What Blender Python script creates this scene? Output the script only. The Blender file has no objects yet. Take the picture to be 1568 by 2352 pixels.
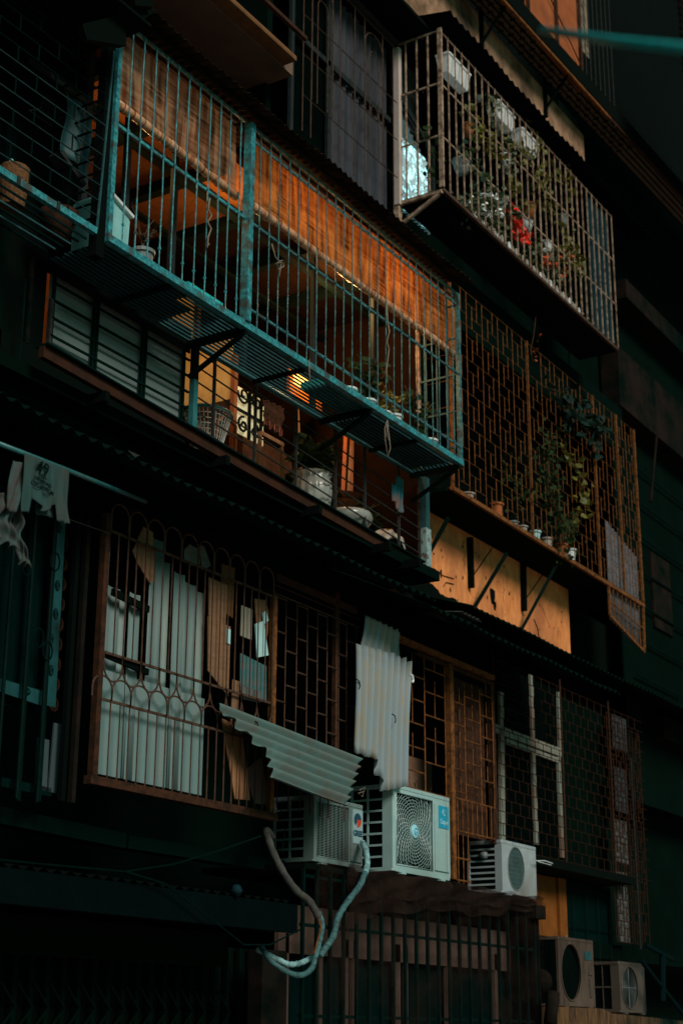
import bpy, math, random
from mathutils import Vector as V, Matrix
random.seed(7)
SC = bpy.context.scene
COL = SC.collection
# ---------------------------------------------------------------- camera
F_, PIT, ROLL, AZ = 3629.08, math.radians(18.37396), math.radians(.3155), math.radians(31.8205)
fw = V((math.cos(AZ)*math.cos(PIT), math.sin(AZ)*math.cos(PIT), math.sin(PIT)))
_rt = V((math.sin(AZ), -math.cos(AZ), 0)); _up = _rt.cross(fw)
RT = _rt*math.cos(ROLL)+_up*math.sin(ROLL); UP = -_rt*math.sin(ROLL)+_up*math.cos(ROLL)
CAM = V((0, 0, 1.6))
def ray(x, y): return fw+RT*((x-784)/F_)-UP*((y-1176)/F_)
def P(x, y, Y):
    r = ray(x, y); return CAM+r*(Y/r.y)
def PZ(x, y, Z):
    r = ray(x, y); return CAM+r*((Z-1.6)/r.z)
def PX(x, y, X):
    r = ray(x, y); return CAM+r*(X/r.x)
cd = bpy.data.cameras.new('camera'); cam = bpy.data.objects.new('camera', cd); COL.objects.link(cam)
m3 = Matrix((RT, UP, -fw)).transposed(); cam.matrix_world = Matrix.Translation(CAM) @ m3.to_4x4()
cd.sensor_fit = 'VERTICAL'; cd.sensor_height = 36; cd.lens = F_/2352*36; cd.clip_start = .05; cd.clip_end = 400
cd.dof.use_dof = True; cd.dof.focus_distance = 9.8; cd.dof.aperture_fstop = 2.4
SC.camera = cam
# ---------------------------------------------------------------- materials
MATS = {}
def mat(name, c1, c2=None, scale=8, lo=.4, hi=.65, rough=.7, metal=0, bump=.15, stretch=(1, 1, 1), c3=None, emit=None, es=0, trans=0, spec=None, alpha=1):
    if spec is None: spec = .04 if max(c1) < .05 else (.2 if rough > .6 else .45)
    cool = lambda c: (c[0]*.08, c[1]*.70, c[2]*.58) if c and max(c) < .03 and c[0] < 1.45*c[1] else c
    c1, c2, c3 = cool(c1), cool(c2), cool(c3)
    m = bpy.data.materials.new(name); m.use_nodes = True; nt = m.node_tree; N = nt.nodes; L = nt.links
    b = N['Principled BSDF']; b.inputs['Roughness'].default_value = rough; b.inputs['Metallic'].default_value = metal
    b.inputs['Specular IOR Level'].default_value = spec
    tc = N.new('ShaderNodeTexCoord'); mp = N.new('ShaderNodeMapping'); mp.inputs['Scale'].default_value = stretch
    L.new(tc.outputs['Object'], mp.inputs['Vector'])
    n = N.new('ShaderNodeTexNoise'); n.inputs['Scale'].default_value = scale; n.inputs['Detail'].default_value = 8; n.inputs['Roughness'].default_value = .65
    L.new(mp.outputs[0], n.inputs['Vector'])
    r = N.new('ShaderNodeValToRGB'); r.color_ramp.elements[0].position = lo; r.color_ramp.elements[1].position = hi
    r.color_ramp.elements[0].color = (*c1, 1); r.color_ramp.elements[1].color = (*(c2 or c1), 1)
    L.new(n.outputs['Fac'], r.inputs['Fac']); col = r.outputs['Color']
    if c3:
        n2 = N.new('ShaderNodeTexNoise'); n2.inputs['Scale'].default_value = scale*.23; n2.inputs['Detail'].default_value = 6
        L.new(tc.outputs['Object'], n2.inputs['Vector'])
        r2 = N.new('ShaderNodeValToRGB'); r2.color_ramp.elements[0].position = .5; r2.color_ramp.elements[1].position = .66
        L.new(n2.outputs['Fac'], r2.inputs['Fac'])
        mx = N.new('ShaderNodeMix'); mx.data_type = 'RGBA'; L.new(r2.outputs['Color'], mx.inputs[0])
        L.new(col, mx.inputs[6]); mx.inputs[7].default_value = (*c3, 1); col = mx.outputs[2]
    L.new(col, b.inputs['Base Color'])
    if bump:
        bp = N.new('ShaderNodeBump'); bp.inputs['Strength'].default_value = bump; bp.inputs['Distance'].default_value = .01
        L.new(n.outputs['Fac'], bp.inputs['Height']); L.new(bp.outputs[0], b.inputs['Normal'])
    if emit:
        b.inputs['Emission Color'].default_value = (*emit, 1); b.inputs['Emission Strength'].default_value = es
    if trans:
        t = N.new('ShaderNodeBsdfTranslucent'); L.new(col, t.inputs['Color']); ms = N.new('ShaderNodeMixShader'); ms.inputs[0].default_value = trans
        L.new(b.outputs[0], ms.inputs[1]); L.new(t.outputs[0], ms.inputs[2]); L.new(ms.outputs[0], N['Material Output'].inputs['Surface'])
    if alpha < 1: b.inputs['Alpha'].default_value = alpha
    MATS[name] = m; return m
teal = mat('teal_paint', (.02, .15, .18), (.07, .42, .46), 38, rough=.4, c3=(.06, .075, .065))
teal2 = mat('dull_teal_paint', (.015, .085, .10), (.09, .28, .30), 38, rough=.4, c3=(.05, .055, .05))  # darker, less saturated teal for the right bay
tealdk = mat('teal_paint_dark', (.012, .06, .068), (.02, .10, .11), 20, rough=.6)
rust = mat('rusty_iron', (.24, .085, .02), (.06, .024, .010), 22, rough=.85)
rustdk = mat('dark_rusty_iron', (.065, .023, .010), (.018, .010, .006), 20, rough=.85)
rustmid = mat('brown_rusty_iron', (.085, .052, .036), (.055, .02, .010), 18, rough=.85)
cream_rust = mat('cream_paint_rusting', (.55, .38, .28), (.10, .045, .022), 20, rough=.7)
iron = mat('black_iron', (.007, .012, .012), (.012, .018, .018), 20, rough=.6)
irong = mat('grey_iron', (.035, .045, .045), (.032, .022, .018), 25, rough=.6)
dark = mat('concrete_painted_shade', (.004, .0075, .006), (.007, .010, .008), 3, rough=.95, c3=(.010, .010, .008))  # dim concrete darkened to near black, the shade put into its base colour
black = mat('shade_black', (.002, .0045, .0035), (.004, .0055, .0045), 3, rough=1, bump=0, spec=.1)  # near-black base colour, deep shade put into the material
slabm = mat('grey_pink_soffit', (.22, .13, .095), (.17, .105, .08), 4, rough=.95, c3=(.11, .07, .055))
ochre = mat('ochre_plaster', (.97, .38, .135), (.62, .17, .045), 6, lo=.3, hi=.75, rough=.9, c3=(.45, .15, .06), bump=.6, stretch=(2.5, 2.5, 1))
ochre2 = mat('orange_plaster', (.25, .08, .012), (.18, .055, .01), 6, rough=.9)
beige = mat('beige_peeling_plaster', (.42, .24, .15), (.16, .09, .05), 6, rough=.95, c3=(.05, .035, .025), bump=.5)
tin = mat('corrugated_tin_dark', (.008, .012, .010), (.012, .009, .006), 8, rough=.8)
tinrust = mat('corrugated_tin_brown', (.028, .016, .009), (.008, .007, .006), 8, rough=.8)
fibro = mat('grey_white_corrugated_sheet', (.27, .34, .375), (.33, .31, .25), 3.2, lo=.48, hi=.62, rough=.75, stretch=(6, 6, 1), c3=(.40, .40, .38), bump=.3)
fibro2 = mat('teal_grey_corrugated_sheet', (.11, .20, .19), (.14, .155, .14), 7, rough=.7, c3=(.11, .075, .05))
acw = mat('teal_white_enamel', (.34, .52, .52), (.42, .60, .59), 5, rough=.4, bump=.02, c3=(.27, .38, .36))
acg = mat('dirty_grey_enamel', (.15, .23, .225), (.20, .25, .24), 12, rough=.55, c3=(.09, .11, .105), bump=.05)
acp = mat('grey_white_enamel', (.34, .39, .42), (.42, .47, .49), 9, rough=.45, c3=(.22, .21, .19), bump=.03)
acd = mat('stained_brown_enamel', (.095, .065, .05), (.045, .03, .022), 5, rough=.7, stretch=(3, 3, .7), c3=(.14, .10, .075))
acd2 = mat('dim_cream_enamel', (.09, .07, .055), (.07, .055, .045), 5, rough=.6)
coil = mat('black_coil_fins', (.003, .006, .006), (.005, .008, .008), 40, rough=.8)
whitep = mat('white_plastic', (.72, .78, .78), (.62, .66, .66), 6, rough=.4, bump=.03)
planter = mat('bright_white_planter', (.95, .96, .97), (.9, .92, .95), 6, rough=.4, bump=.02, trans=.3)
bluebin = mat('pale_teal_plastic', (.30, .62, .62), (.25, .55, .55), 6, rough=.35, bump=.03)
cyanp = mat('cyan_plastic_sheet', (.03, .48, .50), (.04, .58, .60), 8, rough=.3)
orangep = mat('yellow_orange_plastic', (.85, .33, .04), (.75, .26, .03), 8, rough=.4, trans=.4)
greyp = mat('grey_plastic', (.16, .20, .20), (.22, .25, .25), 8, rough=.5)
terra = mat('terracotta', (.42, .12, .04), (.30, .09, .03), 12, rough=.85)
ceram = mat('grey_glazed_ceramic', (.33, .34, .31), (.24, .24, .22), 6, rough=.18, bump=.03)
leafd = mat('dark_leaf', (.03, .045, .018), (.035, .06, .022), 30, rough=.5, bump=0, trans=.2)
leafb = mat('blue_grey_leaf', (.022, .042, .036), (.012, .025, .018), 20, rough=.45, bump=0)
leafy = mat('yellow_green_leaf', (.20, .16, .02), (.06, .09, .015), 18, rough=.5, bump=0, trans=.25)
leaff = mat('flower_bed_leaf', (.03, .06, .025), (.07, .085, .02), 24, rough=.5, bump=0)
redf = mat('red_petal', (.95, .03, .012), (.85, .05, .02), 20, rough=.5, bump=0)
orf = mat('dark_orange_petal', (.45, .07, .01), (.3, .05, .015), 20, rough=.6, bump=0)
whf = mat('white_petal', (.9, .92, .92), (.8, .85, .85), 20, rough=.5, bump=0)
bark = mat('thin_stem', (.10, .06, .03), (.05, .03, .02), 20, rough=.9)
plank = mat('bluish_white_board', (.15, .27, .27), (.21, .27, .26), 4, lo=.35, hi=.65, stretch=(4, 4, .6), rough=.6, c3=(.20, .24, .235), bump=.05)
card = mat('brown_cardboard', (.26, .14, .08), (.19, .10, .055), 9, rough=.9, stretch=(1, 1, 6))
cardl = mat('grey_cardboard', (.28, .27, .22), (.22, .20, .16), 7, rough=.9)
woodp = mat('weathered_plank', (.34, .17, .08), (.22, .10, .05), 4, rough=.85, stretch=(9, 9, .8))
paper = mat('pale_cyan_paper', (.45, .72, .72), (.40, .66, .68), 6, rough=.7)
foil = mat('crumpled_plastic_film', (.16, .15, .14), (.10, .09, .09), 14, rough=.15, bump=1.0, spec=1)
panelw = mat('grey_white_sliding_panel', (.17, .225, .22), (.15, .195, .19), 3, rough=.6, bump=.03)
clothg = mat('grey_shirt_cloth', (.030, .075, .072), (.05, .064, .06), 9, rough=.95, stretch=(1, 1, .4), c3=(.055, .052, .05), bump=.6)
clothp = mat('stained_pinkish_cloth', (.05, .10, .098), (.075, .04, .035), 9, rough=.95)
inkm = mat('dark_print_ink', (.006, .012, .012), rough=.9, bump=0)
knit = mat('orange_brown_knit', (.30, .10, .06), (.18, .06, .035), 60, rough=.95, bump=.6)
blueflor = mat('blue_floral_cloth', (.02, .16, .20), (.03, .20, .24), 10, rough=.9, c3=(.30, .12, .09))
whcloth = mat('crumpled_white_cloth', (.42, .38, .34), (.28, .24, .2), 7, rough=.95)
wicker = mat('brown_wicker', (.22, .10, .04), (.10, .045, .02), 60, rough=.8, bump=.8)
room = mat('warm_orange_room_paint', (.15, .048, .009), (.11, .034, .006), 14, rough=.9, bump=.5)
frame_dk = mat('dark_window_frame', (.02, .03, .03), (.03, .035, .035), 8, rough=.5)
frame_pale = mat('pale_window_frame', (.26, .30, .25), (.22, .14, .10), 2, lo=.4, hi=.62, rough=.6)
frame_pink = mat('pinkish_window_frame', (.085, .052, .042), (.12, .075, .06), 3, rough=.7)
glassd = mat('dark_window_glass', (.002, .004, .004), (.003, .005, .005), 2, rough=.8, bump=0, spec=.02)
glassb = mat('blue_black_pane', (.006, .013, .014), (.008, .016, .018), 2, rough=.7, bump=0, spec=.02)
curt = mat('grey_violet_curtain', (.055, .058, .07), (.028, .032, .04), 4, rough=.9, stretch=(6, 6, .3), bump=.1)
concb = mat('pink_grey_concrete', (.019, .0125, .010), (.010, .009, .008), 3, rough=.95, c3=(.009, .009, .008))
brownsign = mat('brown_fascia_board', (.010, .008, .003), (.006, .006, .003), 3, rough=.8)
gatem = mat('folding_gate_steel', (.007, .012, .010), (.012, .009, .007), 6, rough=.6)
meshm = mat('black_shade_net', (.035, .028, .026), (.02, .018, .017), 20, rough=.95)
brick = mat('orange_red_sheet', (.42, .12, .04), (.30, .08, .03), 5, rough=.85, c3=(.22, .06, .025))
soffitb = mat('dim_brown_soffit', (.22, .15, .10), (.16, .11, .07), 6, rough=.9)
rope = mat('twine', (.28, .22, .17), (.20, .16, .12), 30, rough=.95)
pipeg = mat('teal_painted_pipe', (.02, .13, .14), (.04, .19, .20), 9, rough=.35, c3=(.10, .10, .10))
hosew = mat('pale_cyan_pipe_wrap', (.30, .56, .58), (.09, .18, .19), 26, rough=.6, bump=.5)
hoseg = mat('grey_pipe_wrap', (.085, .082, .075), (.045, .045, .042), 16, rough=.8, bump=.6)
hoset = mat('teal_mesh_pipe_wrap', (.06, .19, .20), (.035, .065, .065), 34, rough=.6, bump=.8)
bluep = mat('blue_panel', (.006, .026, .034), (.008, .034, .044), 3, rough=.6)
stickb = mat('blue_sticker', (.015, .36, .56), (.02, .40, .60), 5, rough=.4, bump=0)
logor = mat('red_orange_print', (.60, .06, .015), rough=.5, bump=0)
logob = mat('navy_print', (.01, .06, .10), rough=.5, bump=0)
logow = mat('pale_cyan_print', (.35, .75, .85), rough=.5, bump=0)
groundm = mat('street_paving', (.30, .26, .22), (.24, .22, .20), 2, rough=.95)
rodm = mat('teal_nylon_rod', (.02, .45, .45), (.01, .26, .27), 26, rough=.5, bump=.3)
tapem = mat('teal_printed_film', (.006, .055, .058), (.010, .08, .085), 12, rough=.5, c3=(.004, .022, .025))
lampm = mat('glowing_lamp_glass', (.9, .6, .2), emit=(1, .52, .10), es=5, bump=0)
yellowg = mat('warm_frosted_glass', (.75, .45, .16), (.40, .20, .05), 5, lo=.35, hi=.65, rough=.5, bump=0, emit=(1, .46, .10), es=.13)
glowg = mat('lit_cream_pane', (.8, .75, .5), emit=(.95, .80, .42), es=.34, bump=0)
def glow_mat():  # emission paints a sky reflection with leaf silhouettes onto the pane
    m = mat('painted_sky_reflection', (.6, .8, .85), bump=0); nt = m.node_tree; N = nt.nodes; L = nt.links; b = N['Principled BSDF']
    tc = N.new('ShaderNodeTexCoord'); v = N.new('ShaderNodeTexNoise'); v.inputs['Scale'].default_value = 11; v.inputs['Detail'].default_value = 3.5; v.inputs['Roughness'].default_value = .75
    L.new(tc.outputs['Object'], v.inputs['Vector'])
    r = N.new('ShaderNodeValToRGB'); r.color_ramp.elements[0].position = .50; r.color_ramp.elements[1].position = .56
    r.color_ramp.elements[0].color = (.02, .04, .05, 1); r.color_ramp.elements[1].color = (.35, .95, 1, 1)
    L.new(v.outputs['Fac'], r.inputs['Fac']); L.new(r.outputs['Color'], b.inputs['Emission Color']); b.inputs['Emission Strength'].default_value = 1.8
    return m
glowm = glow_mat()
def blind_mat(name, a, b_, c, tr):
    m = bpy.data.materials.new(name); m.use_nodes = True; nt = m.node_tree; N = nt.nodes; L = nt.links; b = N['Principled BSDF']
    b.inputs['Roughness'].default_value = .45
    tc = N.new('ShaderNodeTexCoord'); mp = N.new('ShaderNodeMapping'); mp.inputs['Scale'].default_value = (22, 1, 2.2); L.new(tc.outputs['Object'], mp.inputs[0])
    n = N.new('ShaderNodeTexNoise'); n.inputs['Scale'].default_value = 1; n.inputs['Detail'].default_value = 3; L.new(mp.outputs[0], n.inputs['Vector'])
    mp2 = N.new('ShaderNodeMapping'); mp2.inputs['Scale'].default_value = (2.2, 1, 230); L.new(tc.outputs['Object'], mp2.inputs[0])
    n2 = N.new('ShaderNodeTexNoise'); n2.inputs['Scale'].default_value = 1; n2.inputs['Detail'].default_value = 1; L.new(mp2.outputs[0], n2.inputs['Vector'])
    ad = N.new('ShaderNodeMath'); ad.operation = 'ADD'; L.new(n.outputs['Fac'], ad.inputs[0]); L.new(n2.outputs['Fac'], ad.inputs[1])
    hf = N.new('ShaderNodeMath'); hf.operation = 'MULTIPLY'; hf.inputs[1].default_value = .5; L.new(ad.outputs[0], hf.inputs[0])
    r = N.new('ShaderNodeValToRGB'); r.color_ramp.elements[0].position = .37; r.color_ramp.elements[1].position = .58
    r.color_ramp.elements[0].color = (*a, 1); r.color_ramp.elements[1].color = (*c, 1); e = r.color_ramp.elements.new(.46); e.color = (*b_, 1)
    L.new(hf.outputs[0], r.inputs['Fac']); L.new(r.outputs[0], b.inputs['Base Color'])
    t = N.new('ShaderNodeBsdfTranslucent'); L.new(r.outputs[0], t.inputs['Color']); ms = N.new('ShaderNodeMixShader'); ms.inputs[0].default_value = tr
    L.new(b.outputs[0], ms.inputs[1]); L.new(t.outputs[0], ms.inputs[2]); L.new(ms.outputs[0], N['Material Output'].inputs['Surface']); return m
blind1 = blind_mat('sunlit_tone_bamboo', (.10, .035, .015), (.46, .22, .11), (.90, .66, .46), .4)  # brown bamboo with whitish sunlight tones put into the colour
blind2 = blind_mat('lamplit_tone_bamboo', (.16, .045, .008), (.78, .37, .095), (.98, .66, .26), .55)  # same bamboo with the orange lamp glow put into the colour
rollm = mat('varnished_bamboo_roll', (.80, .42, .24), (.35, .11, .04), 3, stretch=(5, 1, 1), rough=.25, bump=.1)
# ---------------------------------------------------------------- mesh builder
def org(o):
    v = V((0, 0, 0))
    while o: v += o.location; o = o.parent
    return v
class MB:
    def __init__(s): s.v = []; s.f = []
    def add(s, vs, fs):
        n = len(s.v); s.v += [V(a) for a in vs]; s.f += [tuple(n+i for i in f) for f in fs]
    def box(s, x0, x1, y0, y1, z0, z1):
        s.add([(x, y, z) for z in (z0, z1) for y in (y0, y1) for x in (x0, x1)], [(0, 2, 3, 1), (4, 5, 7, 6), (0, 1, 5, 4), (2, 6, 7, 3), (0, 4, 6, 2), (1, 3, 7, 5)]); return s
    def beam(s, p, q, w, h, up=(0, 0, 1)):
        p = V(p); q = V(q); d = (q-p).normalized(); u = V(up)
        if abs(d.dot(u)) > .98: u = V((0, 1, 0))
        a = d.cross(u).normalized()*(w/2); b = a.cross(d).normalized()*(h/2)
        s.add([p-a-b, p+a-b, p+a+b, p-a+b, q-a-b, q+a-b, q+a+b, q-a+b], [(3, 2, 1, 0), (4, 5, 6, 7), (0, 1, 5, 4), (1, 2, 6, 5), (2, 3, 7, 6), (3, 0, 4, 7)]); return s
    def tube(s, pts, r, n=6, cap=True, closed=False):
        pts = [V(p) for p in pts]; k = len(pts); rs = r if isinstance(r, (list, tuple)) else [r]*k; base = len(s.v); pu = None
        for i, p in enumerate(pts):
            a = pts[(i-1) % k] if (i > 0 or closed) else p; b = pts[(i+1) % k] if (i < k-1 or closed) else p
            d = (b-a)
            d = d.normalized() if d.length > 1e-9 else V((0, 0, 1))
            u = V((0, 0, 1)) if abs(d.z) < .9 else V((0, 1, 0))
            if pu is not None and (pu-d*pu.dot(d)).length > .2: u = pu
            u = (u-d*u.dot(d)).normalized(); pu = u; w = d.cross(u)
            for j in range(n):
                t = 2*math.pi*j/n; s.v.append(p+(u*math.cos(t)+w*math.sin(t))*rs[i])
        for i in range(k if closed else k-1):
            i2 = (i+1) % k
            for j in range(n):
                j2 = (j+1) % n; s.f.append((base+i*n+j, base+i*n+j2, base+i2*n+j2, base+i2*n+j))
        if cap and not closed:
            s.f.append(tuple(base+j for j in range(n))[::-1]); s.f.append(tuple(base+(k-1)*n+j for j in range(n)))
        return s
    def bar(s, p, q, r, n=5): return s.tube([p, q], r, n)
    def lathe(s, c, prof, n=20, ax=None, rmod=None):
        c = V(c); base = len(s.v); ax = ax or (V((1, 0, 0)), V((0, 1, 0)), V((0, 0, 1)))
        for (r, z) in prof:
            for j in range(n):
                t = 2*math.pi*j/n; rr = r*(rmod(t) if rmod else 1); s.v.append(c+ax[0]*rr*math.cos(t)+ax[1]*rr*math.sin(t)+ax[2]*z)
        for i in range(len(prof)-1):
            for j in range(n):
                j2 = (j+1) % n; s.f.append((base+i*n+j, base+i*n+j2, base+(i+1)*n+j2, base+(i+1)*n+j))
        if prof[0][0] > 1e-6: s.f.append(tuple(base+j for j in range(n))[::-1])
        return s
    def poly(s, pts, ext):
        n = len(pts); e = V(ext); s.add([V(p) for p in pts]+[V(p)+e for p in pts], [tuple(range(n)), tuple(range(2*n-1, n-1, -1))]+[(i, i+n, (i+1) % n+n, (i+1) % n) for i in range(n)]); return s
    def grid(s, fn, nu, nv, th=None):
        b = len(s.v)
        for j in range(nv+1):
            for i in range(nu+1): s.v.append(V(fn(i/nu, j/nv)))
        for j in range(nv):
            for i in range(nu):
                a = b+j*(nu+1)+i; s.f.append((a, a+1, a+nu+2, a+nu+1))
        return s
    def leaf(s, c, size, d=None, asp=.55):
        d = d or V((random.uniform(-1, 1), random.uniform(-1, 1), random.uniform(-1, .5))).normalized()
        w = d.cross(V((random.uniform(-1, 1), random.uniform(-1, 1), random.uniform(-1, 1)))).normalized(); n = d.cross(w)
        c = V(c); L = size; W = size*asp*.5
        s.add([c, c+d*L*.35+w*W+n*L*.08, c+d*L*.35-w*W+n*L*.08, c+d*L*.75+w*W*.7, c+d*L*.75-w*W*.7, c+d*L-n*L*.1, c+d*L*.4, c+d*L*.75],
              [(0, 1, 6), (0, 6, 2), (1, 3, 7, 6), (2, 6, 7, 4), (3, 5, 7), (4, 7, 5)]); return s
    def build(s, name, m, parent=None, smooth=False, solid=0):
        me = bpy.data.meshes.new(name); o = bpy.data.objects.new(name, me); COL.objects.link(o)
        if parent: off = org(parent); o.parent = parent
        else:
            xs = [a.x for a in s.v]; ys = [a.y for a in s.v]; zs = [a.z for a in s.v]
            off = V(((min(xs)+max(xs))/2, (min(ys)+max(ys))/2, min(zs))); o.location = off
        me.from_pydata([a-off for a in s.v], [], s.f); me.validate(); me.materials.append(m)
        if smooth:
            for p in me.polygons: p.use_smooth = True
        if solid:
            md = o.modifiers.new('thickness', 'SOLIDIFY'); md.thickness = solid
        return o
def thing(name, label, cat, loc=(0, 0, 0), group=None):
    o = bpy.data.objects.new(name, None); COL.objects.link(o); o.location = loc; o.empty_display_size = .1
    return tag(o, label, cat, group)
def tag(o, label, cat, group=None):
    o['label'] = label; o['category'] = cat
    if group: o['group'] = group
    return o
def struct(o, kind='structure'): o['kind'] = kind; return o
def text(name, s, size, loc, m, parent, bold=.0, rot=0, flip=False, sx=1):
    cu = bpy.data.curves.new(name, 'FONT'); cu.body = s; cu.size = size; cu.extrude = .0008; cu.offset = bold; cu.align_x = 'CENTER'; cu.align_y = 'CENTER'
    t = bpy.data.objects.new(name, cu); COL.objects.link(t); dg = bpy.context.evaluated_depsgraph_get(); me = bpy.data.meshes.new_from_object(t.evaluated_get(dg))
    bpy.data.objects.remove(t); mb = MB(); c, sn = math.cos(rot), math.sin(rot)
    vs = [(V((loc[0]+(v.co.x*c-v.co.y*sn)*sx, loc[1]-v.co.z, loc[2]+(v.co.x*sn+v.co.y*c)))) for v in me.vertices]
    mb.add(vs, [tuple(p.vertices) for p in me.polygons]); return mb.build(name, m, parent)
def lerp(a, b, t): return V(a)*(1-t)+V(b)*t
def corr(fn_uv, nu, nv, amp, waves, nrm):      # corrugated sheet: fn(u,v)->point, waves across u
    return lambda u, v: V(fn_uv(u, v))+V(nrm)*amp*math.sin(2*math.pi*waves*u)
# ---------------------------------------------------------------- ground and building
g = MB(); g.box(-60, 90, -60, 60, -.1, 0); struct(g.build('ground', groundm))
bld = thing('apartment_building', 'old dark concrete apartment block filling the view, hung with cages and awnings', 'building', (10, 7, 0))
def bpart(name, m, *boxes):
    mb = MB()
    for b in boxes: mb.box(*b)
    return mb.build(name, m, bld)
bpart('ground_floor_wall', dark, (-6, 45, 6.6, 6.8, 0, 2.45))
bpart('lower_wall', dark, (-6, 14.4, 6.604, 6.8, 2.45, 5.1), (14.4, 45, 6.6, 6.8, 2.45, 5.1))
bpart('floor_slab', dark, (-6, 45, 5.95, 6.6, 2.3, 2.44))
bpart('floor_slab', dark, (5.82, 10.93, 5.84, 7.5, 5.12, 5.2))
bpart('outer_wall_and_shade_band', black, (-6, 6.37, 6.05, 6.09, 5.15, 6.0), (-6, 6.60, 6.05, 6.09, 6.0, 7.6), (6.60, 7.72, 6.05, 6.09, 6.0, 6.12), (6.3, 7.70, 5.972, 5.982, 5.93, 6.09), (5.9, 7.72, 6.0, 6.02, 5.0, 5.425))  # includes an added thin band that shades the top of the sliding panels
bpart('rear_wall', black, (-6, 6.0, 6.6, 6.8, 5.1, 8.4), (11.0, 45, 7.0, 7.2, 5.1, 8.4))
roomd = mat('room_paint_painted_shade', (.014, .006, .0025), (.010, .0045, .002), 8, rough=.9)  # darker copy of the room paint, the unlit end's shade put into its colour
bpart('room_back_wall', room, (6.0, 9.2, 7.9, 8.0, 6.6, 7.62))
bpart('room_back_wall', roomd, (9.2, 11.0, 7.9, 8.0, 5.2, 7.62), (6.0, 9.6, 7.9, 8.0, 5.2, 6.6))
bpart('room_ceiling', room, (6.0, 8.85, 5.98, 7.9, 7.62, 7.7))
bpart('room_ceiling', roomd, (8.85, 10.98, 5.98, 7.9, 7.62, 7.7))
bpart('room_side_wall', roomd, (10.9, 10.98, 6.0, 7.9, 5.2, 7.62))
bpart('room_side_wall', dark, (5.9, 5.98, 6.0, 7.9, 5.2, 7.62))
bpart('facade_band', dark, (8.47, 15.6, 6.0, 6.06, 7.72, 8.28), (5.0, 8.47, 6.5, 6.6, 7.72, 8.4))
bpart('soffit', slabm, (-2, 8.43, 5.68, 7.4, 8.4, 8.55))
bpart('edge_beam', mat('orange_brown_plaster', (.26, .12, .05), (.14, .07, .035), 5, rough=.95), (-2, 8.3, 5.56, 5.677, 8.41, 8.45))
bpart('edge_beam', rustdk, (-2, 8.2, 5.40, 5.43, 8.47, 8.50))
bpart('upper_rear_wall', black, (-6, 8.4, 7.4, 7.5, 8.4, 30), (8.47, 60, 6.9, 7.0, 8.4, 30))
bpart('balcony_recess_wall', dark, (8.4, 8.47, 5.9, 7.4, 7.72, 10.4), (8.75, 14.9, 6.32, 6.36, 8.3, 9.98), (14.9, 45, 6.3, 6.36, 8.4, 12))
bpart('window_wall', beige, (9.9, 14.62, 5.9, 5.98, 10.18, 11.24), (9.9, 10.9, 5.9, 5.98, 11.24, 12.4))
bpart('roof_soffit', black, (8.4, 15.2, 5.6, 6.9, 9.985, 10.02))
bpart('parapet', ochre, (10.97, 14.47, 6.25, 6.33, 5.12, 5.955))
bpart('parapet', black, (14.47, 17, 6.5, 6.6, 4.5, 5.955))
bpart('floor_slab', dark, (11.1, 15.46, 5.86, 7.0, 5.956, 5.99))
bpart('party_wall', dark, (10.93, 10.965, 5.97, 7.0, 5.2, 7.9))
ex0, ex1, ex2 = P(1225, 2080, 6.02).x, P(1277, 2080, 6.02).x, P(1300, 2080, 6.0).x
bpart('orange_entry_wall', ochre2, (ex0, ex1, 6.02, 6.1, 1.7, 2.97))
bpart('entry_pilaster', ochre2, (ex1, ex2, 5.99, 6.1, 1.7, 2.97))
chipm = mat('bare_plaster_chip', (.16, .075, .03), (.10, .05, .02), 20, rough=.95)
m = MB()
for (x, z, w, h) in ((12.72, 5.47, .05, .10), (12.76, 5.39, .03, .06), (11.72, 5.44, .015, .05)):
    m.poly([V((x+w*math.cos(t)*(1+.35*math.sin(3*t+x)), 6.247, z+h*math.sin(t)*(1+.3*math.cos(2*t)))) for t in [k*.63 for k in range(10)]], (0, .002, 0))
m.build('plaster_hole', black, bld)
m = MB(); rp = random.Random(3); top = []
for k in range(184):
    x = 10.98+k*.019; top.append(V((x, 6.245, 5.285-.035*(x-11)+.018*math.sin(x*5.1)+.012*math.sin(x*17)+rp.uniform(0, .016)+(.02*max(0, math.sin(x*9)) if x < 13.3 else 0))))
for k in range(183): m.poly([V((top[k].x, 6.245, 5.0)), V((top[k+1].x, 6.245, 5.0)), top[k+1], top[k]], (0, .003, 0))
m.build('grime_line', black, bld)
for pts in ([(11.25, 5.46), (11.45, 5.44), (11.6, 5.45), (11.75, 5.43), (11.95, 5.45)], [(13.6, 5.45), (13.68, 5.38), (13.70, 5.30)], [(11.75, 5.33), (11.80, 5.38), (11.95, 5.40)]):
    m = MB(); m.tube([V((a, 6.243, b)) for a, b in pts], .004, 4); m.build('crack', black, bld)
rq = random.Random(11)
for k in range(46):
    cx = rq.uniform(11.1, 14.4); cz = rq.uniform(5.26, 5.9); w = rq.uniform(.004, .018); m = MB()
    m.poly([V((cx+w*math.cos(a)*rq.uniform(.5, 1.2), 6.2465, cz+w*math.sin(a)*rq.uniform(.5, 1.4))) for a in [q*.9 for q in range(7)]], (0, .0015, 0)); m.build('plaster_chip', chipm, bld)
for (x0, z0) in ((11.35, 5.62), (12.15, 5.75), (12.95, 5.6), (13.75, 5.66), (14.2, 5.5)):
    pts = [V((x0, 6.244, z0))]
    for q in range(7): pts.append(pts[-1]+V((rq.uniform(-.03, .05), 0, rq.uniform(-.05, .0))))
    m = MB(); m.tube(pts, .0016, 3); m.build('crack', black, bld)
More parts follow.
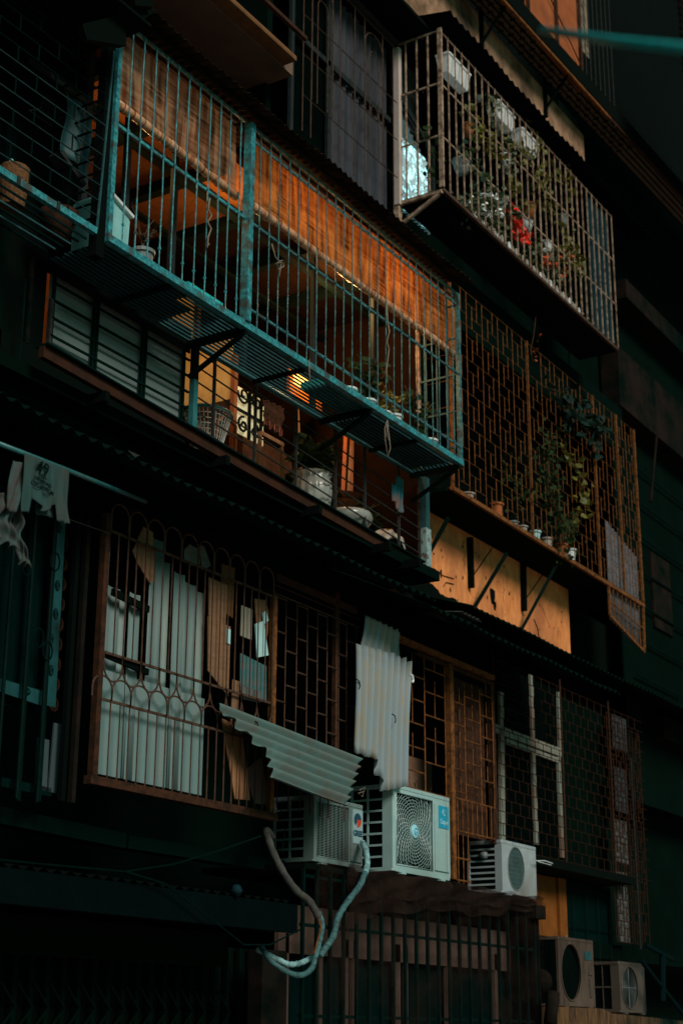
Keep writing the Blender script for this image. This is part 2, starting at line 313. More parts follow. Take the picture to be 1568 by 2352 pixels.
# far right: dim concrete block with slab edges
nb = thing('neighbour_block', 'almost black concrete block with faint slab edges at the right edge of the view', 'building', (20, 6.2, 4))
m = MB(); m.box(15.95, 32, 6.27, 6.29, 4.0, 10.9); m.build('wall', dark, nb)
for i, (z0, z1, x0) in enumerate(((9.82, 10.06, 15.95), (8.38, 9.12, 15.7), (4.75, 5.0, 16.6))):
    m = MB(); m.box(x0, 32, 6.0+.05*i, 6.265, z0, z1); m.build('slab_edge', concb, nb)
for k in range(7): m = MB(); z = 5.4+k*.42; m.bar((16.2, 6.22, z), (17.6+.2*k, 6.22, z), .012, 5); m.build('conduit', iron, nb)
m = MB(); m.box(16.9, 17.5, 6.24, 6.268, 6.1, 7.0); m.build('shuttered_window', concb, nb)
sh = MB(); sh.grid(lambda u, v: V((14.6+v*6, 4.7+.02*math.sin(u*2*math.pi*44), 11.2+u*4)), 264, 1); tag(sh.build('dark_ribbed_sheet', concb, smooth=True), 'dim brown ribbed sheet wall in the top right corner behind the teal rod', 'sheet')
# ---------------------------------------------------------------- main teal cage
ZT0, ZT1, YT = 6.01, 7.50, 5.5
cage = thing('window_cage', 'large teal painted iron window cage hanging out over the lit flat, with bamboo blinds', 'window cage', (8.45, 5.5, 6.0))
m = MB(); m.box(6.25, 10.69, 5.475, 5.52, ZT0-.035, ZT0+.012); m.build('bottom_rail', teal, cage)
m = MB(); m.box(7.62, 7.668, 5.46, 5.52, ZT0+.012, ZT1); m.build('post', teal, cage)
m = MB(); m.box(6.25, 6.285, 5.48, 5.52, ZT0+.012, ZT1); m.build('post', teal, cage)
m = MB(); m.box(10.655, 10.685, 5.48, 5.515, ZT0+.012, ZT1); m.build('post', teal2, cage)
m = MB(); m.box(10.655, 10.685, 5.86, 5.89, ZT0+.012, ZT1); m.build('post', cream_rust, cage)
for z, x0, x1, w in ((ZT1, 6.285, 10.68, .02), (7.40, 7.67, 10.655, .018), (6.775, 6.285, 7.62, .02), (6.775, 7.668, 10.655, .016), (6.14, 7.668, 10.655, .016)):
    m = MB(); m.box(x0, x1, 5.492, 5.506, z-w/2, z+w/2); m.build('rail', teal if x0 < 6.5 and x1 < 8 else teal2, cage)
n = 12
def bent(x, r):
    m = MB(); x += random.uniform(-.003, .003); m.tube([(x+(random.uniform(-.0035, .0035) if 0 < k < 6 else 0), 5.484, ZT0+.012+(ZT1-ZT0-.022)*k/6) for k in range(7)], r, 8)
    for z in (6.14, 6.775, 7.40, ZT1-.015): m.box(x-r*1.25, x+r*1.25, 5.477, 5.492, z-.007, z+.007)
    return m
for i in range(1, n):
    x = 6.268+(7.644-6.268)*i/n; m = bent(x, .0049); m.build('bar', teal, cage)
n = 25
for i in range(1, n):
    x = 7.644+(10.67-7.644)*i/n; m = bent(x, .0045); m.build('bar', teal2, cage)
m = MB()
for z in (6.14, 6.45, 6.775, 7.1, 7.40): m.beam((10.67, 5.51, z), (10.67, 5.88, z), .014, .014)
for y in (5.6, 5.7, 5.8): m.beam((10.67, y, ZT0), (10.67, y, ZT1), .01, .01)
m.build('side_grille', tealdk, cage)
# slatted floor
for k in range(12):
    y = 5.535+k*.036; m = MB(); m.box(6.27 if k % 3 else 6.3, 10.66, y, y+.013, ZT0-.022, ZT0-.012); m.build('floor_slat', tealdk, cage)
for x in (6.9, 7.64, 8.4, 9.26, 10.0, 10.66):
    m = MB(); m.box(x-.012, x+.012, 5.52, 5.95, ZT0-.05, ZT0-.0225); m.build('cross_bar', iron, cage)
m = MB(); m.tube([(7.75, 5.955, 6.0), (9.0, 5.955, 6.0), (10.9, 5.955, 6.0)], .019, 10); m.build('rear_pipe', pipeg, cage, True)
for x, mm in ((7.665, iron), (9.27, iron), (10.66, iron)):
    m = MB(); m.beam((x, 5.5, 5.965), (x, 5.95, 5.965), .03, .035); m.beam((x, 5.53, 5.945), (x, 5.95, 5.74), .024, .028); m.build('bracket', mm, cage)
# dark boards on the slats, left half
m = MB(); m.box(6.3, 7.12, 5.53, 5.93, ZT0-.008, ZT0+.004); m.box(7.12, 7.3, 5.66, 5.93, ZT0-.008, ZT0+.004)
tag(m.build('floor_board', black), 'dark boards laid over the left end of the slatted cage floor', 'board')
m = MB(); m.box(9.4, 10.6, 5.57, 5.9, ZT0-.008, ZT0+.004); tag(m.build('floor_board', iron), 'dark board under the white pots at the right end of the cage floor', 'board')
m = MB(); m.box(8.75, 9.35, 5.53, 5.78, ZT0+.0, ZT0+.05); tag(m.build('plastic_tray', cyanp), 'cyan plastic tray lying on the slats beside the white pots', 'tray')
m = MB(); m.box(7.08, 7.45, 5.53, 5.60, ZT0+.013, ZT0+.075); tag(m.build('plastic_sheet', cyanp), 'bright cyan plastic strip lying behind the bars just left of the thick teal post', 'plastic strip')
# ---------------------------------------------------------------- bamboo blinds
def blind(x0, x1, zt, zb, mt, label, wav, skew=0):
    t = thing('bamboo_blind', label, 'blind', ((x0+x1)/2, 5.62, zb))
    m = MB(); k = 0; z = zb+.03; seg = 10
    while z < zt:
        pts = []
        for i in range(seg+1):
            u = i/seg; x = x0+(x1-x0)*u; y = 5.62+wav*math.sin(u*7+z*5)+random.uniform(-.0012, .0012); pts.append((x, y, z+skew*u))
        m.tube(pts, .0055*random.uniform(.8, 1.08), 4, cap=False); z += .0138
    m.build('slats', mt, t)
    for q in range(int((x1-x0)/.28)+1):
        x = x0+.08+q*.28
        if x < x1: mm = MB(); mm.tube([(x, 5.612, zb+.02), (x+.01, 5.611, (zt+zb)/2), (x, 5.612, zt)], .0016, 4); mm.build('string', rope, t)
    m = MB(); pts = [(x0-.02+(x1-x0+.04)*i/14, 5.615+.004*math.sin(i*2), zb+skew*i/14+.004*math.sin(i*3.1)) for i in range(15)]
    m.tube(pts, [.030+.003*math.sin(i*2.3) for i in range(15)], 14); r = m.build('roll', rollm, t, True)
    m = MB(); m.box(x0, x1, 5.605, 5.63, zt, zt+.02); m.build('head_rail', rustdk, t)
    for q in range(int((x1-x0)/.09)):
        x = x0+.04+q*.09+random.uniform(-.02, .02); mm = MB()
        mm.tube([V((x, 5.615+.0335*math.cos(a), zb+skew*(x-x0)/(x1-x0)+.0335*math.sin(a))) for a in [j*.7 for j in range(9)]], .0022, 4, closed=True); mm.build('binding', rustdk, r)
    return t
blind(6.42, 7.66, 7.56, 7.03, blind1, 'brown bamboo roller blind behind the bars left of the thick post', .010, -.03)
blind(7.80, 10.87, 7.56, 7.02, blind2, 'long glowing orange bamboo roller blind right of the thick post', .008, .02)
# ---------------------------------------------------------------- room frames + furniture visible through bars
wf = thing('window_frame', 'dark steel window framework standing behind the teal cage', 'window frame', (8, 5.97, 5.9))
for x in (6.55, 6.95, 7.45, 8.3, 9.2, 10.1):
    m = MB(); m.box(x-.025, x+.025, 5.955, 5.985, 6.03, 7.62); m.build('mullion', frame_dk, wf)
m = MB(); m.box(6.0, 10.9, 5.96, 5.98, 7.2, 7.24); m.build('transom', frame_dk, wf)
for x in (6.7, 7.4, 8.1, 8.8, 9.5, 10.2): m = MB(); m.box(x-.04, x+.04, 5.99, 7.9, 7.53, 7.615); m.build('ceiling_joist', black, bld)
for y in (6.35, 6.95): m = MB(); m.box(6.0, 10.9, y-.03, y+.03, 7.50, 7.528); m.build('ceiling_joist', black, bld)
# lit glazed partition (plane X = const)
gp = thing('glazed_partition', 'warm yellow frosted glass partition with dark wooden frame behind the railing', 'partition', (8.62, 6.5, 5.3))
X0 = 8.62
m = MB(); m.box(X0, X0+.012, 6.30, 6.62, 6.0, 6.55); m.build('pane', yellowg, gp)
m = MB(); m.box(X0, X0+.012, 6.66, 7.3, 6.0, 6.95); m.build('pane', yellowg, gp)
m = MB(); m.box(X0-.01, X0+.03, 6.262, 6.298, 5.3, 6.35); m.build('frame_post', terra, gp)
m = MB(); m.box(X0-.01, X0+.03, 6.622, 6.658, 5.3, 6.95); m.build('frame_post', rustdk, gp)
m = MB(); m.box(X0-.005, X0+.02, 6.30, 6.62, 5.3, 5.997); m.build('lower_panel', rustdk, gp)
cb = thing('cabinet', 'tall black cupboard with louvred top standing right of the yellow partition', 'cupboard', (8.95, 6.6, 5.2))
m = MB(); m.box(8.72, 8.98, 6.62, 7.0, 5.2, 6.3); m.build('body', black, cb)
m = MB(); m.box(9.62, 10.85, 6.9, 7.2, 5.2, 6.2); m.build('body', rustdk, cb)
ws = thing('scrollwork_screen', 'cream lit window pane behind curled wrought iron scrolls', 'window', (9.25, 6.6, 5.9))
m = MB(); m.box(9.08, 9.50, 6.62, 6.63, 5.98, 6.36); m.build('lit_pane', glowg, ws)
def scroll(c, r, turns, rad, y=True, mir=1, st=0):
    return [V(c)+V((mir*r*(1-t*.8)*math.cos(st+t*turns*6.28), 0, r*(1-t*.8)*math.sin(st+t*turns*6.28))) for t in [k/18 for k in range(19)]]
for c, r, mi, st in (((9.2, 6.6, 6.05), .07, 1, 1.5), ((9.36, 6.6, 6.05), .06, -1, 1.5), ((9.2, 6.6, 6.3), .08, 1, 3), ((9.38, 6.6, 6.3), .09, 1, 0)):
    m = MB(); m.tube(scroll(c, r, 1.3, .01, True, mi, st), .010, 6); m.build('scroll', black, ws)
m = MB(); m.box(9.27, 9.29, 6.59, 6.61, 5.96, 6.36); m.box(9.06, 9.52, 6.59, 6.61, 6.15, 6.168); m.box(9.43, 9.445, 6.59, 6.61, 5.96, 6.36); m.build('cross_bars', black, ws)
ch = thing('chair', 'bent orange wooden chair behind the blue rimmed basket', 'chair', (8.5, 6.25, 5.2))
m = MB(); m.tube([(8.3, 6.2, 5.3), (8.32, 6.2, 5.68), (8.42, 6.2, 5.78), (8.55, 6.2, 5.74), (8.56, 6.2, 5.3)], .013, 8); m.build('back_hoop', terra, ch, True)
m = MB(); m.beam((8.31, 6.2, 5.66), (8.56, 6.2, 5.66), .015, .03); m.build('back_rail', terra, ch)
m = MB(); m.box(8.29, 8.58, 6.2, 6.5, 5.44, 5.47); m.build('seat', terra, ch)
for x, y in ((8.3, 6.48), (8.56, 6.48)): m = MB(); m.bar((x, y, 5.2), (x, y, 5.44), .014); m.build('leg', terra, ch)
tb = thing('wooden_stand', 'brown wooden trestle stand in shadow under the hanging knit cloth', 'stand', (9.3, 6.3, 5.2))
for (a, b) in (((8.98, 6.3), (9.0, 6.3)), ((9.36, 6.3), (9.28, 6.3))): m = MB(); m.beam((a[0], a[1], 5.22), (b[0], b[1], 5.86), .02, .025); m.build('leg', woodp, tb)
m = MB(); m.beam((9.0, 6.3, 5.86), (9.3, 6.3, 5.86), .03, .03); m.build('top', woodp, tb)
bp = thing('wooden_poles', 'orange wooden poles leaning in the corner behind the blue floral cloth', 'poles', (10.7, 6.5, 5.2))
for i, (x, dx, w) in enumerate(((10.45, .25, .03), (10.52, .28, .025), (10.6, .2, .035), (9.92, .02, .02))):
    m = MB(); m.beam((x, 6.5, 5.25), (x+dx, 6.6, 6.5), w, .02); m.build('pole', woodp if i % 2 else terra, bp)
# pendant lamp
pl = thing('pendant_lamp', 'glowing yellow lamp seen through the slatted floor', 'lamp', (10.29, 6.8, 6.75))
c = P(692, 882, 6.8)
m = MB(); m.box(c.x-.12, c.x+.10, 6.76, 6.8, c.z-.035, c.z+.035); m.build('tube', lampm, pl)
m = MB(); m.box(c.x-.16, c.x+.34, 6.81, 6.84, c.z-.13, c.z+.09); m.build('backing_board', mat('orange_reflector_board', (.65, .22, .04), (.55, .17, .03), 8), pl)  # added orange reflector board that widens the lamp glow
def plight(name, loc, e, col, r=.12):
    l = bpy.data.lights.new(name, 'POINT'); l.energy = e; l.color = col; l.shadow_soft_size = r; o = bpy.data.objects.new(name, l); o.location = loc; COL.objects.link(o); return o
W = (1, .45, .13)
plight('room_lamp', (c.x, 6.6, c.z), 7, W)
plight('room_lamp', (8.5, 6.15, 7.3), 24, (1, .53, .19))
plight('room_lamp', (7.2, 6.2, 7.25), 9, (1, .5, .18))
plight('room_lamp', (9.9, 6.2, 7.3), 46, (1, .53, .19))
plight('room_lamp', (8.3, 6.5, 6.3), 1.2, (1, .6, .25))
# ---------------------------------------------------------------- level 3 railing, panels, beam
zb = lambda x: 5.435-.055*(x-7.7)/1.0*.9
rl = thing('balcony_railing', 'thin dark horizontal bar railing in front of the lit lower balcony', 'railing', (9.3, 5.95, 5.2))
def zr(x, k): 
    z0 = 5.425-.062*(x-7.7); z0 = max(z0, 5.2); return z0+k*.107
RX = [7.72, 7.95, 8.44, 8.96, 9.50, 9.93, 10.46, 10.80]
for k in range(0, 6):
    m = MB()
    m.tube([(x, 5.952, zr(x, k)) for x in (7.72, 8.44, 9.5, 10.3, 10.83)], .0065, 5); m.build('bar', irong, rl)
for x in RX[1:]:
    m = MB(); m.box(x-.008, x+.008, 5.942, 5.962, zr(x, 0)-.06, 5.98); m.build('upright', irong, rl)
m = MB(); m.box(7.70, 7.745, 5.93, 5.97, zr(7.7, 0)-.02, 5.74); m.build('post', pipeg, rl)
m = MB(); m.box(7.70, 7.745, 5.93, 5.97, 5.74, 6.0); m.build('post', black, rl)
m = MB(); m.box(10.82, 10.905, 5.90, 5.96, 5.2, 5.56); m.build('post', mat('peeling_teal_white_paint', (.28, .42, .42), (.12, .10, .09), 22, lo=.5, hi=.6), rl)
m = MB(); m.box(10.82, 10.885, 5.90, 5.96, 5.56, 6.0); m.build('post', tealdk, rl)
fb = thing('floor_beam', 'long rusty brown edge beam along the bottom of the lit balcony', 'beam', (8.3, 5.7, 5.1))
a0, a1 = P(95, 815, 5.72), P(965, 1310, 5.88)
m = MB(); m.beam(a0+V((0, 0, .02)), a1+V((0, 0, .02)), .04, .07); m.build('web', mat('deep_brown_rust', (.05, .016, .006), (.022, .010, .006), 6, rough=.9), fb)
m = MB(); m.beam(a0+V((0, 0, .062)), a1+V((0, 0, .062)), .10, .012); m.build('flange', iron, fb)
for t in (.12, .38, .62, .83, .93): p = lerp(a0, a1, t); m = MB(); m.box(p.x-.02, p.x+.02, 5.7, 6.3, p.z-.08, p.z-.016); m.build('joist', black, fb)
# sliding white panels with bars
wp = thing('sliding_panel_window', 'grey white sliding panels behind dark horizontal bars left of the lit balcony', 'window', (7.05, 6.0, 5.4))
for (x0, x1) in ((6.39, 6.77), (6.785, 7.25), (7.265, 7.70)):
    m = MB(); m.box(x0, x1, 6.03, 6.045, 5.43, 6.0); m.build('panel', panelw, wp)
for z in (5.43, 5.545, 5.66, 5.775, 5.89):
    m = MB(); m.box(6.37, 7.72, 5.985, 5.997, z-.007, z+.007); m.build('bar', iron, wp)
for x in (6.385, 6.76, 6.79, 7.235, 7.265, 7.67): m = MB(); m.box(x-.008, x+.008, 5.99, 6.01, 5.43, 6.0); m.build('upright', iron, wp)
m = MB(); m.box(6.355, 6.38, 5.985, 6.01, 5.41, 5.78); m.build('edge_post', irong, wp)
m = MB(); m.box(6.18, 6.21, 6.0, 6.02, 5.42, 6.0); m.build('edge_post', concb, wp)
# ---------------------------------------------------------------- left dark cage
lc = thing('window_cage', 'dark brick pattern wire cage on the far left, full of clutter', 'window cage', (5.4, 5.5, 5.97))
m = MB(); m.box(3.5, 6.155, 5.482, 5.515, 5.975, 6.015); m.build('bottom_rail', teal, lc)
for x in (5.5, 5.82): m = MB(); m.box(x-.012, x+.012, 5.474, 5.482, 5.965, 6.02); m.build('rail_clip', irong, lc)
tw = mat('dim_teal_wire', (.010, .045, .05), (.008, .02, .022), 6, rough=.6)
for k in range(1, 13):
    m = MB(); z = 6.0+k*.102; m.bar((3.5, 5.5, z), (6.17+.004*k, 5.5, z), .0045); m.build('wire', tw if k < 8 else iron, lc)
m = MB()
for k in range(0, 12):
    x = 4.0+(.16 if k % 2 else 0)
    while x < 6.0: m.bar((x, 5.5, 6.0+k*.102), (x, 5.5, 6.0+(k+1)*.102), .005); x += .32
m.build('short_wires', iron, lc)['kind'] = 'stuff'
m = MB(); m.bar((6.17, 5.5, 6.0), (6.23, 5.5, 7.25), .008); m.build('corner_post', tealdk, lc)
m = MB()
for k in range(1, 13): z = 6.0+k*.102; m.bar((6.17+.004*k, 5.5, z), (6.17+.004*k, 5.95, z), .008)
m.build('side_wires', iron, lc)
for k in range(6): y = 5.55+k*.06; m = MB(); m.box(3.5, 6.15, y, y+.012, 5.955, 5.965); m.build('floor_slat', iron if k % 2 else tealdk, lc)
m = MB(); m.box(6.175, 6.245, 5.5, 5.56, 5.86, 7.5); tag(m.build('dark_post', black), 'black upright between the left cage and the teal cage', 'post')
def pot(c, r, h, mt, label, name='plant_pot', cat='plant pot', taper=.78, rim=.012, group=None, rmod=None, n=20):
    o = MB(); o.lathe(c, [(r*taper, 0), (r*.9, h*.5), (r, h*.88), (r+rim, h*.885), (r+rim, h), (r*.9, h), (r*.85, h*.8), (0, h*.8)], n, rmod=rmod)
    return tag(o.build(name, mt, smooth=False), label, cat, group)
p = P(40, 425, 5.72)
wb = thing('wicker_basket', 'brown wicker basket with two bottle necks on the far left ledge', 'basket', (p.x, 5.75, 6.02))
m = MB(); m.lathe((p.x, 5.75, 6.02), [(.07, 0), (.085, .12), (.09, .24), (.08, .25)], 20); m.build('body', wicker, wb)
for dx in (-.03, .02): m = MB(); m.lathe((p.x+dx, 5.75, 6.2), [(.018, 0), (.018, .07), (.012, .085), (.012, .11), (0, .11)], 10); tag(m.build('bottle', bluebin, smooth=True), 'small pale bottle standing %s in the wicker basket' % ('at the left' if dx < 0 else 'at the right'), 'bottle')
# clutter in left cage
p = P(165, 280, 5.8); m = MB(); m.grid(lambda u, v: V((p.x-.12+.24*u+.02*math.sin(v*5), 5.75+.02*math.sin(u*9), p.z+.14-.42*v-.06*u)), 14, 10); tag(m.build('hanging_cloth', tealdk, smooth=True, solid=.004), 'dim teal cloth hanging inside the left cage', 'cloth')
for i, (px, py) in enumerate(((95, 255), (250, 300), (190, 330))):
    p = P(px, py, 5.85); m = MB(); m.tube([p+V((-.1, 0, -.05)), p+V((0, 0, .02)), p+V((.1, 0, -.05)), p+V((-.1, 0, -.05))], .004, 5); m.tube([p+V((0, 0, .02)), p+V((0, 0, .05)), p+V((.02, 0, .07)), p+V((.03, 0, .05))], .003, 5)
    tag(m.build('clothes_hanger', irong), ['bare wire hanger leftmost inside the dark left cage', 'bare wire hanger nearest the teal cage inside the left cage', 'wire hanger in the middle of the left cage, lowest of three'][i], 'hanger', 'wire hangers in the left cage')
p = P(150, 430, 5.75); m = MB(); m.lathe((p.x, 5.78, 6.02), [(.06, 0), (.1, .1), (.12, .17), (.11, .17), (0, .06)], 20); tag(m.build('bowl', rustdk, smooth=True), 'dark brown bowl in the left cage beside the wicker basket', 'bowl')
p = P(170, 395, 5.75); m = MB(); m.poly([p+V((-.12, 0, .07)), p+V((.1, 0, -.05)), p+V((.12, 0, -.02)), p+V((-.1, 0, .10))], (0, .1, 0)); tag(m.build('perforated_tray', irong), 'grey perforated tray tilted over the brown bowl', 'tray')
# objects standing in the teal cage
x = P(240, 500, 5.72).x
bn = thing('plastic_bin', 'pale teal plastic bin at the corner of the teal cage', 'bin', (x, 5.73, 6.02))
m = MB(); m.poly([(x-.12, 5.62, 6.02), (x+.11, 5.62, 6.02), (x+.12, 5.62, 6.30), (x+.09, 5.62, 6.34), (x-.10, 5.62, 6.40), (x-.13, 5.62, 6.36)], (0, .24, 0)); m.build('body', bluebin, bn)
m = MB(); m.beam((x-.13, 5.61, 6.41), (x+.13, 5.61, 6.33), .03, .02); m.build('lid_edge', whitep, bn)
x = P(282, 540, 5.7).x; m = MB(); m.lathe((x, 5.7, 6.02), [(.035, 0), (.04, .03), (.04, .15), (.03, .19), (0, .2)], 16); tag(m.build('plastic_jug', orangep, smooth=True), 'yellow orange rounded jug between the pale bin and the grey pot', 'jug')
x = P(322, 560, 5.72).x; pot((x, 5.70, 6.02), .07, .2, greyp, 'grey white plastic pot holding a thin wilted plant at the left of the teal cage')
def stalks(c, n, h, spread, leafn, lsize, ml, label, name='potted_plant', cat='plant', droop=.3, group=None):
    t = thing(name, label, cat, c, group); c = V(c); ms = MB(); lv = MB()
    for i in range(n):
        a = random.uniform(0, 6.28); d = V((math.cos(a)*spread, math.sin(a)*spread*.4, h*random.uniform(.6, 1))); pts = []
        for k in range(6):
            q = k/5; pts.append(c+V((d.x*q*q, d.y*q*q, d.z*(q-droop*q*q*.5))))
        ms.tube(pts, .0035, 4)
        for k in range(leafn):
            q = random.uniform(.3, 1); i0 = min(4, int(q*5)); p_ = lerp(pts[i0], pts[i0+1], q*5-i0); lv.leaf(p_, lsize*random.uniform(.7, 1.3))
    ms.build('stems', bark, t); lv.build('foliage', ml, t); return t
stalks((x, 5.70, 6.2), 5, .4, .12, 5, .06, rustmid, 'thin wilted brown plant in the grey pot at the left of the teal cage')
lp = P(350, 590, 5.8); m = MB(); m.lathe((lp.x, 5.85, 6.02), [(.03, 0), (.045, .03), (.045, .10), (.03, .16), (0, .17)], 16)
tag(m.build('paper_lantern', mat('glowing_orange_paper', (.9, .4, .08), emit=(1, .30, .03), es=.9, bump=0), smooth=True), 'small glowing orange lantern behind the grey pot', 'lantern')
whites = [(795, 880, .055, .13, 'ribbed white pot, leftmost of the white pots at the bars'), (838, 905, .06, .13, 'white embossed pot second from the left at the bars'), (872, 925, .06, .11, 'short white pot with dark top in the middle of the white pots'), (900, 940, .055, .15, 'glossy white tub standing right behind the hanging rope'), (980, 1000, .06, .13, 'round white pot with grooves near the right end of the teal cage'), (945, 985, .05, .06, 'low grey saucer pot left of the last white pot')]
for (px, py, r, h, lb) in whites:
    q = P(px, py, 5.68); pot((q.x, 5.66, 6.02), r, h, whitep if 'grey' not in lb else greyp, lb, group='white pots on the cage floor', rmod=lambda t: 1+.02*math.cos(14*t), n=42)
stalks((P(850, 880, 5.72).x, 5.72, 6.15), 9, .5, .22, 14, .075, leafd, 'dark bushy plant growing above the two left white pots', droop=.2)
stalks((P(960, 960, 5.72).x, 5.72, 6.1), 9, .6, .22, 14, .07, leafd, 'tall dark plant near the right end of the teal cage', droop=.2)
stalks((P(905, 930, 5.72).x, 5.75, 6.1), 6, .45, .15, 10, .06, leafy, 'yellowish plant behind the hanging rope')
# ropes
def ropeobj(pts, r, lb, Y=5.46):
    m = MB(); m.tube([P(a, b, Y) for a, b in pts], r, 5); return tag(m.build('rope', rope, smooth=True), lb, 'rope')
ropeobj([(482, 455), (478, 480), (486, 495), (477, 510), (485, 525), (478, 545), (476, 570), (480, 560)], .006, 'knotted rope wound on a bar of the left bay')
ropeobj([(624, 560), (632, 590), (640, 600), (650, 598), (652, 612), (640, 618), (634, 605), (646, 602), (643, 620), (641, 636)], .005, 'rope tied in a loose ball on a bar right of the thick post')
ropeobj([(888, 690), (890, 740), (894, 760), (888, 785), (893, 800), (887, 850), (889, 880)], .005, 'long cord tied to a bar under the right blind')
ropeobj([(889, 965), (883, 985), (884, 1010), (890, 1050), (896, 1030), (893, 1000), (889, 975), (887, 1000), (894, 1015), (891, 990), (890, 968)], .004, 'looped cord hanging under the slatted floor')
ropeobj([(711, 825), (711, 858), (713, 880), (710, 860), (709, 828)], .002, 'thin loop of string hanging from the teal bottom rail')
# level 3 balcony contents
q = P(487, 980, 6.12)
bk = thing('laundry_basket', 'perforated plastic basket with blue rim behind the left end of the railing', 'basket', (q.x, 6.14, 5.44))
m = MB()
for j in range(34):
    t = 6.283*j/34
    m.bar((q.x+.11*math.cos(t), 6.16+.11*math.sin(t), 5.47), (q.x+.185*math.cos(t), 6.16+.15*math.sin(t), 5.68), .004, 4)
for k in range(7):
    r = .11+.075*k/6; m.tube([(q.x+r*math.cos(t), 6.16+r*.85*math.sin(t), 5.47+.21*k/6) for t in [6.283*j/30 for j in range(30)]], .004, 4, closed=True)
m.build('lattice_body', mat('pale_beige_plastic', (.42, .38, .32), (.34, .36, .35), 5, rough=.5), bk)
m = MB(); m.tube([(q.x+.19*math.cos(t), 6.16+.155*math.sin(t), 5.69) for t in [6.283*j/30 for j in range(30)]], .012, 6, closed=True); m.build('rim', cyanp if 0 else pipeg, bk, True)
m = MB(); m.lathe((q.x, 6.16, 5.40), [(.11, 0), (.11, .06), (0, .06)], 20); m.build('base', greyp, bk)
q0, q1, q2, q3 = P(594, 918, 5.965), P(643, 940, 5.965), P(640, 990, 5.965), P(600, 962, 5.965)
def kn(u, v):
    a = lerp(q0, q1, u); b = lerp(q3, q2, u); r = lerp(a, b, v); return V((r.x+.01*math.sin(v*6), 5.93+.012*math.sin(u*22)+.008*math.sin(v*9), r.z))
kc = thing('hanging_knit_cloth', 'orange brown knitted cloth with fringe draped over the railing', 'cloth', (9.1, 5.93, 5.6))
m = MB(); m.grid(kn, 40, 16); m.build('knit', knit, kc, True, solid=.004)
m = MB()
for i in range(22):
    a = kn(i/21, 1); m.bar(a, a+V((random.uniform(-.004, .004), 0, -.03-.025*random.random())), .004, 4)
m.build('fringe', orf, kc)
q = P(722, 1120, 6.1)
fp = thing('fluted_pot', 'large fluted grey ceramic pot with scalloped rim behind the railing', 'plant pot', (q.x, 6.12, 5.33))
m = MB(); m.lathe((q.x, 6.12, 5.30), [(.10, 0), (.135, .08), (.15, .18), (.145, .26), (.125, .29), (.15, .33), (.14, .335), (.11, .28), (0, .27)], 64, rmod=lambda t: 1+.035*math.cos(16*t)); m.build('body', ceram, fp, True)
stalks((q.x, 6.15, 5.6), 10, .45, .28, 14, .13, leafd, 'broad leaved dark plant rising from the fluted pot', droop=.5)
q = P(805, 1185, 6.1); m = MB(); m.lathe((q.x, 6.13, 5.29), [(.07, 0), (.14, .05), (.19, .11), (.2, .14), (.19, .175), (.15, .19), (.14, .18), (0, .12)], 40); tag(m.build('ceramic_basin', ceram, smooth=True), 'wide glossy grey basin on the balcony right of the fluted pot', 'basin')
stalks((P(800, 1100, 6.4).x, 6.35, 5.4), 12, .6, .35, 16, .10, leafd, 'dense dark foliage in shadow behind the glossy basin', droop=.5)
for (px_, py_, Y_, h_, lb_) in ((690, 1010, 6.35, .5, 'dark leaning houseplant right of the hanging knit cloth'), (745, 1030, 6.45, .55, 'dark arching plant against the orange light above the fluted pot'), (845, 1110, 6.3, .45, 'dark low plant left of the blue floral cloth')):
    q = P(px_, py_, Y_); stalks((q.x, Y_, 5.35), 10, h_, .22, 16, .08, leafd, lb_, droop=.45)
q = P(780, 1060, 6.35); m = MB(); m.lathe((q.x+.1, 6.4, 5.25), [(.17, 0), (.2, .2), (.2, .42), (.16, .46), (.19, .5), (0, .5)], 30); tag(m.build('tall_urn', rustdk, smooth=True), 'tall dark brown urn in shadow behind the basin', 'urn')
q = P(895, 1232, 6.08)
def heap(u, v):
    a = u*6.283; r = .16*math.sin(v*1.57); return V((q.x+r*1.2*math.cos(a)*(1+.12*math.sin(5*a)), 6.1+r*.7*math.sin(a), 5.37+.10*math.cos(v*1.57)+.018*math.sin(a*4+v*9)+.012*math.sin(a*9+v*14)))
m = MB(); m.grid(heap, 48, 14); m.box(q.x-.15, q.x+.15, 6.05, 6.2, 5.22, 5.38); tag(m.build('cloth_heap', whcloth, smooth=True), 'crumpled whitish cloth heaped at the right end of the balcony', 'cloth')
q = P(912, 1135, 5.93)
bf = thing('floral_cloth', 'blue floral cloth with straps hung over the railing at the right', 'cloth', (q.x, 5.93, q.z))
m = MB(); m.grid(lambda u, v: V((q.x-.02+.10*u+.02*v*(u-.5), 5.925+.012*math.sin(u*13+v*3), q.z+.14-.28*v+.01*math.sin(u*8))), 20, 14); m.build('body', blueflor, bf, True, solid=.004)
m = MB(); m.grid(lambda u, v: V((q.x-.10+.07*u, 5.92+.012*math.sin(u*10), q.z+.07-.14*v-.02*math.sin(3*u))), 14, 10); m.build('sleeve', blueflor, bf, True, solid=.004)
